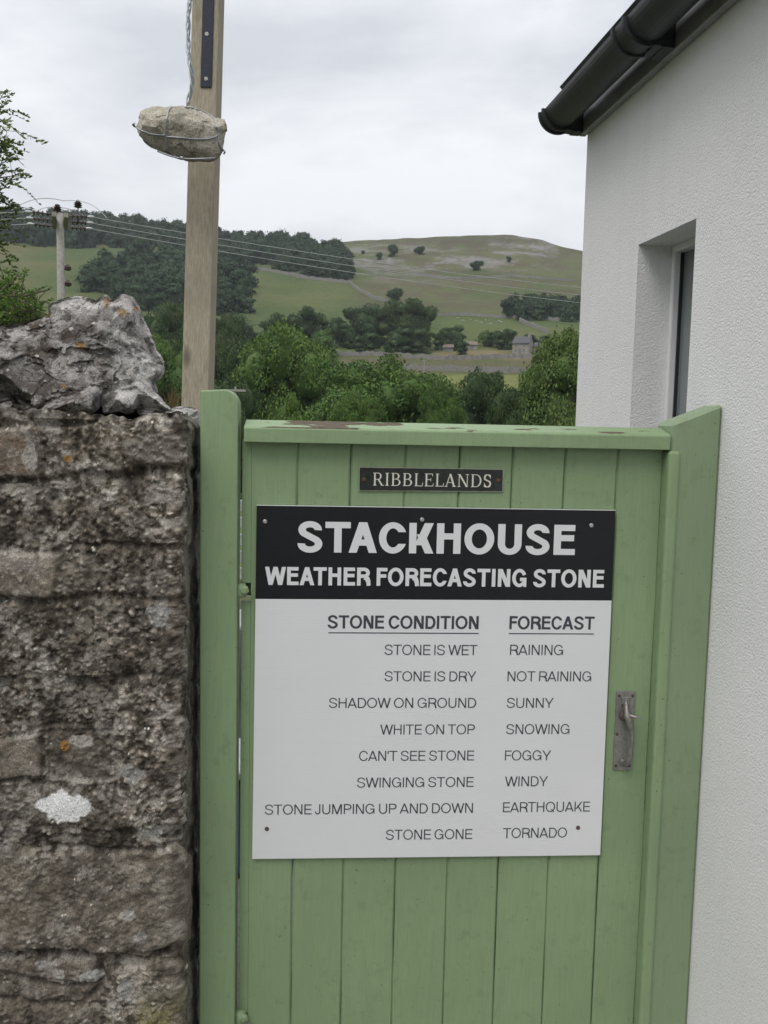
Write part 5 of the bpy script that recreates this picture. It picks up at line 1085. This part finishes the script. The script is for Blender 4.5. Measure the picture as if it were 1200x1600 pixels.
def boulder(name, outline, ctrl, rim, depthdist, thick, mat_, parent, seed, colfn, res=(560, 230), amp=1.0):
    """a broken block: silhouette and the planes of its near face are laid out by control points (x, y, mm towards the viewer)"""
    ol = np.array(outline, float); cen = np.array([(ol[:, 0].min() + ol[:, 0].max()) / 2, ol[:, 1].mean() + 12]); s_ = depthdist / FPX
    pts = [(x, y, rim) for x, y in outline] + list(ctrl); P2 = np.array(pts, float)
    vo, _, fo, *_r = delaunay_2d_cdt([Vector((p[0], p[1])) for p in pts], [], [], 0, 1e-6, False); vo = np.array([tuple(v) for v in vo]); zt_ = np.array([P2[np.argmin(np.hypot(*(P2[:, :2] - v).T)), 2] for v in vo])
    th = np.mod(np.arctan2(-(ol[:, 1] - cen[1]), ol[:, 0] - cen[0]), 2 * math.pi); rr_ = np.hypot(*(ol - cen).T); o_ = np.argsort(th); tq = th[o_]; rq = rr_[o_]; tq = np.concatenate([tq[-1:] - 2 * math.pi, tq, tq[:1] + 2 * math.pi]); rq = np.concatenate([rq[-1:], rq, rq[:1]])
    nt_, nr = res; rho = np.concatenate([np.linspace(.004, .96, nr - 70, endpoint=False), np.linspace(.96, 1.0, 20, endpoint=False), 1 - np.linspace(0, .99, 50) ** 1.5]); back = np.concatenate([np.zeros(nr - 50), np.ones(50)])
    T, K = np.meshgrid(np.linspace(0, 2 * math.pi, nt_, endpoint=False), np.arange(nr), indexing='ij'); T, K = T.ravel(), K.ravel(); rh = rho[K]; bk = back[K]
    Rv = np.interp(T, tq, rq); x = cen[0] + Rv * np.cos(T) * rh; y = cen[1] - Rv * np.sin(T) * rh
    q3 = np.stack([x, y, np.zeros_like(x)], 1) / 60 + seed; wx = x + (fbm(q3, 4, seed) - .5) * 26 * (rh < .97); wy = y + (fbm(q3 + 7, 4, seed + 1) - .5) * 26 * (rh < .97)
    dep_ = np.full(len(x), np.nan)
    for tri in fo:
        a_, b_, c_ = vo[tri[0]], vo[tri[1]], vo[tri[2]]; den = (b_[1] - c_[1]) * (a_[0] - c_[0]) + (c_[0] - b_[0]) * (a_[1] - c_[1])
        if abs(den) < 1e-9: continue
        l1 = ((b_[1] - c_[1]) * (wx - c_[0]) + (c_[0] - b_[0]) * (wy - c_[1])) / den; l2 = ((c_[1] - a_[1]) * (wx - c_[0]) + (a_[0] - c_[0]) * (wy - c_[1])) / den; l3 = 1 - l1 - l2
        m_ = (l1 >= -1e-6) & (l2 >= -1e-6) & (l3 >= -1e-6); dep_[m_] = (l1 * zt_[tri[0]] + l2 * zt_[tri[1]] + l3 * zt_[tri[2]])[m_]
    dep_ = np.where(np.isnan(dep_), rim, dep_) * .001; edge_ = sstep(1.0, .90, rh); dep_ = rim * .001 + (dep_ - rim * .001) * edge_ ** .6
    dep_ = np.where(bk > 0, rim * .001 - thick * (1 - rh ** 3) ** .6, dep_)
    loc = np.stack([(x - cen[0]) * s_, -dep_, -(y - cen[1]) * s_], 1); ra = loc / (np.linalg.norm(loc, axis=1, keepdims=True) + 1e-9); L_ = loc + seed
    rid = lambda f, k: .5 - np.abs(fbm(L_ * f, 4, seed + k) - .5) * 2.2
    fw = L_ + (np.stack([fbm(L_ * 22 + k * 5, 4, seed + 40 + k) for k in range(3)], 1) - .5) * .05
    dd = (fbm(L_ * 9, 4, seed + 2) - .5) * .012 + facets(fw * 10, seed + 51) * .026 + facets(fw * 26, seed + 52) * .005 + rid(14, 4) * .003 + rid(38, 5) * .004 + (fbm(L_ * 90, 3, seed + 6) - .5) * .004 - sstep(.60, .66, fbm(L_ * np.array([20, 20, 34]), 4, seed + 8)) * .006
    dirn = ra * .35 + np.array([0, -1.0, 0]) * (1 - bk)[:, None] * .8; loc = loc + dirn * (dd * amp)[:, None]
    C0 = up(cen[0], cen[1], depthdist); az = az_el(*cen)[0]; ca, sa = math.cos(az), math.sin(az)
    X = np.stack([loc[:, 0] * ca + loc[:, 1] * sa, -loc[:, 0] * sa + loc[:, 1] * ca, loc[:, 2]], 1) + C0
    i_, j_ = np.meshgrid(np.arange(nt_), np.arange(nr - 1), indexing='ij'); a_ = (i_ * nr + j_).ravel(); b_ = (((i_ + 1) % nt_) * nr + j_).ravel(); F_ = np.stack([a_, b_, b_ + 1, a_ + 1], 1)
    return mesh(name, X, F_, mat_, parent, True, colfn(loc, X, seed))
ctl = [(-40, 560, 10), (-40, 610, 50), (10, 545, 12), (60, 530, 10), (0, 590, 42), (50, 575, 40), (100, 505, 2), (95, 478, -35), (130, 472, -38), (165, 470, -25), (185, 468, -18), (120, 535, 30), (148, 515, 22), (172, 500, 4), (60, 620, 58), (110, 590, 58), (110, 630, 60), (160, 575, 52), (158, 612, 60), (170, 640, 50), (205, 500, -22), (205, 545, 8), (200, 590, 40), (225, 545, -18), (235, 585, -6), (222, 622, 30), (245, 632, 10), (190, 480, -10), (212, 472, -32)]
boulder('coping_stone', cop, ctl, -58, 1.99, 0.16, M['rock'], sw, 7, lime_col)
SL = [([(66, 642), (88, 624), (112, 614), (150, 599), (160, 610), (158, 634), (154, 660), (142, 659), (128, 650), (104, 654), (76, 656)], [(90, 640, 22), (110, 630, 30), (140, 612, 20), (140, 640, 26), (118, 645, 14)], -8, 1.95, 21),
    ([(161, 614), (176, 603), (206, 594), (222, 598), (240, 612), (258, 631), (271, 643), (240, 640), (214, 639), (186, 644), (163, 648)], [(180, 620, 26), (210, 612, 18), (235, 625, 22), (200, 634, 30), (250, 636, 14)], -10, 1.965, 22),
    ([(-60, 640), (0, 634), (30, 632), (60, 634), (74, 640), (70, 654), (40, 659), (0, 660), (-60, 661)], [(-20, 648, 16), (20, 645, 18), (50, 646, 14)], -6, 1.945, 23),
    ([(-60, 606), (0, 606), (16, 612), (26, 626), (22, 634), (0, 637), (-60, 640)], [(-20, 622, 20), (8, 622, 16)], -8, 1.955, 24),
    ([(24, 616), (50, 603), (74, 600), (94, 606), (88, 622), (66, 634), (40, 634), (28, 628)], [(45, 618, 12), (70, 612, 16)], -8, 1.97, 25),
    ([(256, 652), (266, 641), (286, 636), (311, 641), (314, 668), (288, 676), (260, 672)], [(275, 655, 14), (298, 652, 6)], -12, 2.05, 26)]
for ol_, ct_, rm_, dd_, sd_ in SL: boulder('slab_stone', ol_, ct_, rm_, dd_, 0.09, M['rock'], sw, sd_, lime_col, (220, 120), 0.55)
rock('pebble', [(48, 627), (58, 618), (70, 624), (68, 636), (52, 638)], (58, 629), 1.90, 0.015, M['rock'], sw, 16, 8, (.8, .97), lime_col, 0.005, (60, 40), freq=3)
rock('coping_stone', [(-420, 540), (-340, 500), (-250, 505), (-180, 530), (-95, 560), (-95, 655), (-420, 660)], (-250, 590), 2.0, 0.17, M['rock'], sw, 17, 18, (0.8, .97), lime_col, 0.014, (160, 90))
# little tufts on the wall end
rg = np.random.default_rng(3); VV = []
mb = MB()
for k in range(26):
    p = up(rg.uniform(256, 280), 636 + rg.uniform(-3, 6), 2.12 + rg.uniform(0, .05)); q = p + np.array([rg.normal(0, .012), rg.normal(0, .012), rg.uniform(.015, .05)]); mb.tube([p - [0, 0, .02], (p + q) / 2 + rg.normal(0, .003, 3), q], [.0012, .0009, .0003], 4)
tag(kind(mb.build('dry_grass', noisy('dry_grass_stems', (0.12, 0.10, 0.04), (0.2, 0.13, 0.06), 60, .9)), 'stuff'), 'dry brown grass tuft on the wall top beside the square timber pole', 'grass')

# ---------------------------------------------------------------- square timber pole with the hanging stone
PD = 2.78; b0 = up(283, 630, PD); b1 = up(325.5, 630, PD); t0_ = up(300, 0, PD); t1_ = up(346.5, 0, PD)
xd = b1 - b0; xd[2] = 0; xw = np.linalg.norm(xd); xd /= xw; ya = np.array([-xd[1], xd[0], 0]); lean = (t0_ - b0); lean = lean / lean[2]
print('pole w', xw, np.linalg.norm(t1_ - t0_), 'lean', lean)
lean = np.array([lean[0], min(0.0, lean[1]) * 0 - 0.012, 1.0]) if False else np.array([lean[0], lean[1], 1.0])
pb = b0 - lean * b0[2]
def PL(x, y, z): return pb + xd * x + ya * y + lean * z
PTOP = 3.35; PW = xw
tp_ = thing('timber_pole', 'tall square weathered timber pole behind the gate post, carrying the caged stone', 'pole', PL(PW / 2, .045, 0))
mb = MB(); mb.prism(rectp(0, PW, 0, 0.09), lambda x, y, z: PL(x, y, z), -0.1, PTOP, 0.004, 2); mb.build('shaft', M['timber'], tp_)
def pxp(px, py, y=0.0):
    P = hit(px, py, pb + ya * y, np.cross(xd, lean)); z = P[2]; return (P - PL(0, y, z)) @ xd, z
sx0 = (pxp(315, 100)[0] + pxp(316.5, 0)[0]) / 2; sx1 = (pxp(331.5, 100)[0] + pxp(335.5, 0)[0]) / 2; sz = pxp(322, 137)[1]
mb = MB(); mb.prism(rectp(sx0, sx1, sz, PTOP - 0.12), lambda x, z, y: PL(x, y, z), -0.0045, -0.0006, 0.0012, 1); st = mb.build('strap', M['strap'], tp_)
for px, py in ((323.5, 54), (322.3, 124), (324, -20), (324, -90)):
    x, z = pxp(px, py); mb = MB(); mb.lathe([(0.0055, 0), (0.0055, 0.001), (0.0036, 0.0012), (0.0028, 0.0004)], PL(x, -0.0045, z), -ya, 14); mb.build('screw', M['chrome'], st)
SD = 2.62; sc0 = up(282, 208, SD)
wtop = up(297, 0, SD + 0.02); arm_z = PTOP - 0.16; wt = np.array([wtop[0], wtop[1], arm_z])
mb = MB(); s0_ = PL((sx0 + sx1) / 2, -0.004, arm_z); mb.tube([s0_, s0_ + (wt - s0_) * .5 + np.array([0, 0, .012]), wt + (wt - s0_) * .12], 0.007, 8); mb.tube([s0_ - [0, 0, .12], s0_ + (wt - s0_) * .6 + np.array([0, 0, .008])], 0.005, 8)
mb.build('bracket_arm', M['strap'], tp_)
def sand_col(loc, X, seed):
    nb = fbm(loc * 20 + 5, 5, seed); nf = fbm(loc * np.array([90, 90, 220]), 4, seed + 1)
    c = lerp((0.32, 0.29, 0.235), (0.46, 0.425, 0.355), sstep(.35, .65, nb * .6 + nf * .4)); c = over(c, (0.12, 0.11, 0.09), sstep(.55, .7, fbm(loc * 32, 4, seed + 3)) * .5); return over(c, (0.36, 0.345, 0.30), sstep(.58, .68, fbm(loc * 26 + 9, 4, seed + 4)) * .6)
sto = [(210, 195), (213, 184), (222, 177), (234, 173.5), (258, 173), (275, 170), (294, 167), (305, 169), (318, 176), (334, 182), (350, 182), (353.5, 195), (352, 215), (349, 232), (338, 245), (312, 248.5), (285, 247), (262, 240), (240, 233), (222, 221), (212, 208)]
ws = thing('hanging_stone', 'lump of buff sandstone caged in wire, hanging in front of the timber pole', 'stone', sc0)
so_, SX, SF = rock('stone_body', sto, (282, 208), SD, 0.062, M['sand'], ws, 24, 18, (0.86, 1.0), sand_col, 0.0026, (260, 140), freq=2.0, fac=1.1)
bvh = BVHTree.FromPolygons([Vector(v) for v in SX], [tuple(int(i) for i in f) for f in SF])
def front_wire(pts, off=0.0022, per=10):
    """a wire bent over the near face of the stone through these places"""
    out = []
    for (x0, y0), (x1, y1) in zip(pts[:-1], pts[1:]):
        for k in range(per): out.append((x0 + (x1 - x0) * k / per, y0 + (y1 - y0) * k / per))
    out.append(pts[-1]); P = []
    for x, y in out:
        d = Vector(ray(x, y)).normalized(); h_ = bvh.ray_cast(Vector(CAM), d)
        if h_[0] is not None: p = h_[0] - d * off
        else:
            pn = bvh.find_nearest(Vector(up(x, y, SD))); p = Vector(up(x, y, SD)) if pn[3] < 0.02 else pn[0]
        P.append(np.array(p))
    Q = [P[0]]
    for i in range(1, len(P) - 1): Q.append(P[i - 1] * .25 + P[i] * .5 + P[i + 1] * .25)
    Q.append(P[-1]); return Q
def back_wire(a, b, n=14):
    """the same wire carried round behind the stone from a to b"""
    P = []; c0 = Vector(sc0)
    for k in range(1, n):
        t_ = k / n; q_ = Vector(a * (1 - t_) + b * t_) + Vector((0, 0.16 * math.sin(math.pi * t_), 0)); d = (c0 + Vector((0, .25, 0)) * math.sin(math.pi * t_) * 0 - q_)
        pn = bvh.find_nearest(q_); P.append(np.array(pn[0] + (q_ - pn[0]).normalized() * 0.002))
    return P
def smoothp(P, it=2):
    P = [np.array(p) for p in P]
    for _ in range(it): P = [P[0]] + [P[i - 1] * .25 + P[i] * .5 + P[i + 1] * .25 for i in range(1, len(P) - 1)] + [P[-1]]
    return P
WR = 0.0021
f1w = front_wire([(210, 197), (214, 200), (225, 206), (240, 210.5), (262, 211.5)]); f2w = front_wire([(256, 213.5), (280, 215), (305, 217.5), (325, 217), (337, 214), (341, 210)])
p_l, p_r = f1w[0], f2w[-1]
MB().tube(smoothp([p_l + [0, 0, 0]] + f1w), WR * 1.1, 8).build('cage_wire', M['wire'], ws, True)
MB().tube(smoothp(f2w), WR, 8).build('cage_wire', M['wire'], ws, True)
f3w = front_wire([(275, 168.5), (268, 167), (263, 172), (260.5, 185), (259, 200), (258.5, 214), (261, 228), (268, 240), (284, 247)]); MB().tube(smoothp(f3w), WR, 8).build('cage_wire', M['wire'], ws, True)
f4w = front_wire([(289, 167), (300, 168.5), (318, 174), (331, 181), (337, 191), (341, 205), (341, 222), (345, 230), (351, 236)]); MB().tube(smoothp(f4w), WR, 8).build('cage_wire', M['wire'], ws, True)
under = [up(x, y, SD - 0.03) for x, y in ((246, 236), (262, 243), (283, 248.5), (288, 248), (315, 248.8), (336, 247))]; MB().tube(smoothp(under, 1), WR * 1.2, 8).build('cage_wire', M['wire'], ws, True)
MB().lathe([(0.004, -0.006), (0.0055, 0), (0.004, 0.006)], up(284, 247, SD - 0.032), (1, 0, 0), 8).build('wire_knot', M['wire'], ws, True)
MB().tube([p_l, up(208, 195, SD - .01), up(210, 193, SD + .01)], WR * 1.5, 8).build('wire_knot', M['wire'], ws, True)
MB().tube([f4w[-1], up(351.5, 238, SD - .02), up(350, 240, SD)], WR * 1.2, 8).build('wire_knot', M['wire'], ws, True)
for A_, B_ in ((f1w[0], f2w[-1]), (f3w[0], f3w[-1]), (f4w[0], f4w[-1])): MB().tube(smoothp([A_] + back_wire(A_, B_) + [B_]), WR, 6).build('cage_wire', M['wire'], ws, True)
# twisted strands from the arm down to the cage
mid = [(297, 0), (294, 28), (293.5, 55), (294, 75), (297, 100), (299.5, 125), (298, 142), (295, 155), (293, 167)]; path = [up(x, y, SD + .015) for x, y in mid]; path = [wt] + path; tw = MB(); N_ = 150
pp = np.array(path); seg_ = np.concatenate([[0], np.cumsum(np.linalg.norm(np.diff(pp, axis=0), axis=1))]); ss = np.linspace(0, seg_[-1], N_); cl = np.stack([np.interp(ss, seg_, pp[:, i]) for i in range(3)], 1)
for ph in (0, 2.1, 4.2):
    rad_ = 0.0042 * (1 + 0.3 * np.sin(ss * 9 + ph)); tw.tube([cl[i] + rad_[i] * (RT * math.cos(ss[i] * 62 + ph) + FW * math.sin(ss[i] * 62 + ph)) for i in range(N_)], 0.0021, 6)
rad_ = 0.006; tw.tube([cl[i] + rad_ * (RT * math.cos(ss[i] * 48) + FW * math.sin(ss[i] * 48)) for i in range(N_ * 6 // 10, N_)], 0.0016, 6)
tw.build('twisted_wire', M['wire'], ws, True)

# ---------------------------------------------------------------- foliage close by on the left
def spray(mb_, leaves, p, d, rng, length=0.32, n=9, lw=0.022):
    """an ash-like spray: a stalk with paired leaflets"""
    d = d / np.linalg.norm(d); side = np.cross(d, [0, 0, 1.0]); side /= np.linalg.norm(side) + 1e-9; pts = [p + d * length * k / 6 + np.array([0, 0, -0.10 * length * (k / 6) ** 2 * 3]) for k in range(7)]
    mb_.tube(pts, [0.0022] * 6 + [0.001], 4)
    for k in range(n):
        f_ = 0.25 + 0.75 * k / (n - 1); q_ = pts[min(int(f_ * 6), 5)] + (pts[6] - pts[5]) * (f_ * 6 - min(int(f_ * 6), 5))
        for s in (-1, 1):
            l_ = 0.07 * rng.uniform(.7, 1.2) * (length / .32); dd = side * s * .85 + d * .5 + rng.normal(0, .2, 3); dd /= np.linalg.norm(dd); nn = np.cross(dd, d) + rng.normal(0, .5, 3); nn /= np.linalg.norm(nn); bb = np.cross(nn, dd)
            leaves.append([q_, q_ + dd * l_ * .45 + bb * lw / 2 * (length / .32), q_ + dd * l_, q_ + dd * l_ * .45 - bb * lw / 2 * (length / .32)])
def build_leaves(name, leaves, mat_, parent, seed):
    V = np.array(leaves).reshape(-1, 3); rng = np.random.default_rng(seed); l_ = np.repeat(rng.uniform(.65, 1.35, len(leaves)), 4); c = np.stack([l_ * np.repeat(rng.uniform(.9, 1.15, len(leaves)), 4), l_, l_ * .9], 1)
    return mesh(name, V, np.arange(len(V)).reshape(-1, 4), mat_, parent, False, c)
rng = np.random.default_rng(11)
ash = thing('ash_tree', 'ash tree reaching in from the left edge, its leaf sprays against the sky', 'tree', ground_at(-190, 9.0))
ab = np.array(ash.location); lv = []; tw = MB(); trunk = MB()
trunk.tube([ab, ab + [0.05, 0, 1.5], ab + [0.0, 0.1, 3.4], ab + [.1, .1, 5.4]], [.16, .13, .09, .03], 12)
def limb_to(px, py, dep, z0, bunch, spread, k_=14):
    bunch = int(bunch * 1.9)
    e = up(px, py, dep); s = ab + np.array([0.02, 0.05, z0]); m_ = (s + e) / 2 + np.array([0, 0, .15]); pts = [s, s * .6 + m_ * .4 + rng.normal(0, .03, 3), m_, m_ * .45 + e * .55 + rng.normal(0, .02, 3), e]; tw.tube(pts, [.035, .025, .016, .009, .003], 7)
    for k in range(bunch):
        t_ = rng.uniform(.45, 1.0); i_ = min(int(t_ * 4), 3); p = pts[i_] + (pts[i_ + 1] - pts[i_]) * (t_ * 4 - i_); d = rng.normal(0, 1, 3); d += (e - s) / np.linalg.norm(e - s) * .7 + np.array([0, 0, .25]); d /= np.linalg.norm(d)
        q_ = p + d * rng.uniform(.05, spread); tw.tube([p, q_], [.004, .002], 4); spray(tw, lv, q_, d, rng, rng.uniform(.17, .28), 8, .034)
for px, py, dep, z0, bn, sp in [(2, 170, 8.2, 3.6, 16, .16), (-20, 200, 8.6, 3.4, 22, .25), (14, 225, 8.0, 3.2, 12, .12), (20, 275, 8.1, 3.0, 12, .10), (0, 262, 8.4, 2.9, 20, .16), (-15, 300, 8.4, 2.6, 20, .15), (-25, 345, 8.4, 2.4, 24, .22), (-15, 380, 8.4, 2.1, 24, .2), (-25, 420, 8.6, 1.9, 24, .2), (-60, 150, 8.8, 3.9, 26, .4), (-90, 250, 9, 3.3, 30, .4), (-100, 60, 9, 4.4, 26, .4), (-250, 120, 9, 4.4, 40, .5), (-260, 300, 9, 3.2, 40, .5)]: limb_to(px, py, dep, z0, bn, sp)
trunk.build('trunk', M['bark'], ash, True); tw.build('branches', M['bark'], ash); build_leaves('crown', lv, M['leaf_light'], ash, 1)
hb = thing('hedge_shrub', 'bright green twiggy shrub behind the stone wall below the ash branches', 'shrub', ground_at(-20, 5.6)); ab = np.array(hb.location); lv = []; tw = MB()
for k in range(80):
    px, py = rng.uniform(-130, 70), rng.uniform(426, 505)
    if py < 455 and px > 40: py += 30
    e = up(px, py, rng.uniform(5.0, 6.0)); s = ab + np.array([rng.normal(0, .1), rng.normal(0, .1), .3]); m_ = (s + e) / 2 + rng.normal(0, .05, 3); pts = [s, m_, m_ * .4 + e * .6 + rng.normal(0, .03, 3), e]; tw.tube(pts, [.014, .008, .005, .002], 5)
    for j in range(14):
        t_ = rng.uniform(.72, 1); i_ = min(int(t_ * 3), 2); p = pts[i_] + (pts[i_ + 1] - pts[i_]) * (t_ * 3 - i_); d = rng.normal(0, 1, 3) + np.array([0, 0, .5]); d /= np.linalg.norm(d); spray(tw, lv, p, d, rng, rng.uniform(.08, .17), 6, .034)
for (a_, b_) in (((0, 465), (78, 452)), ((0, 500), (60, 474)), ((5, 455), (30, 425))):
    tw.tube([up(*a_, 5.2), up((a_[0] + b_[0]) / 2, (a_[1] + b_[1]) / 2 + 4, 5.15), up(*b_, 5.2)], [.009, .006, .003], 6)
tw.build('branches', M['bark'], hb); build_leaves('leaves', lv, M['leaf_young'], hb, 2)

# ---------------------------------------------------------------- things glimpsed through the slit beside the gate
def obox(mb_, o, a_, x0, x1, y0, y1, z0, z1, bev=0.004):
    ux = np.array([math.cos(a_), math.sin(a_), 0]); uy = np.array([-math.sin(a_), math.cos(a_), 0]); return mb_.prism(rectp(x0, x1, y0, y1), lambda x, y, z: np.array(o) + ux * x + uy * y + np.array([0, 0, z]), z0, z1, bev, 1)
o_ = up(350, 800, 5.2); o_[2] = 0
bn = thing('slatted_bench', 'white slatted garden bench glimpsed through the slit beside the gate post', 'bench', o_)
mb = MB()
for k in range(6): obox(mb, o_, .1, -.7, .7, .42, .45, .52 + .1 * k, .59 + .1 * k)
mb.build('backrest', M['whitewood'], bn); mb = MB()
for k in range(5): obox(mb, o_, .1, -.7, .7, -.05 + .095 * k, .03 + .095 * k, .42, .445)
mb.build('seat', M['whitewood'], bn)
for x in (-.68, .62):
    for y in (-.04, .38): mb = MB(); obox(mb, o_, .1, x, x + .06, y, y + .06, 0, .42 if y < 0 else 1.15); mb.build('leg', M['whitewood'], bn)
o_ = up(366, 1120, 3.4); o_[2] = 0
bc = thing('storage_crate', 'blue plastic crate standing behind the gate, seen through the slit', 'crate', o_)
mb = MB(); obox(mb, o_, .2, -.2, .2, -.15, .15, 0.02, .36, .012); mb.build('body', M['blue'], bc); mb = MB(); obox(mb, o_, .2, -.22, .22, -.17, .17, .365, .40, .008); mb.build('lid', M['whitewood'], bc)

# ---------------------------------------------------------------- path through the gate, and the air
PV = [G(-0.62, 3.5, .004), G(.62, 3.5, .004), G(.62, -6, .004), G(-.62, -6, .004)]
kind(mesh('path', PV, [(0, 1, 2, 3)], noisy('gravel_path', (0.13, .12, .105), (.26, .245, .22), 45, .95, 0, .2, .6)), 'structure')
m = bpy.data.materials.new('valley_air'); m.use_nodes = True; nt = m.node_tree; nt.nodes.clear(); mo_ = nt.nodes.new('ShaderNodeOutputMaterial'); pv = nt.nodes.new('ShaderNodeVolumePrincipled')
pv.inputs['Color'].default_value = (0.86, 0.91, 1.0, 1); pv.inputs['Density'].default_value = HAZE_DENSITY; nt.links.new(pv.outputs[0], mo_.inputs['Volume'])
lo = float(TV[:, 2].min()) - 1.0; hi = float(TV[:, 2].max()) + 40
mb = MB(); mb.prism(rectp(-1560, 1560, -1560, 1560), lambda x, y, z: (x, y, z), lo, hi); kind(mb.build('haze', m), 'stuff')
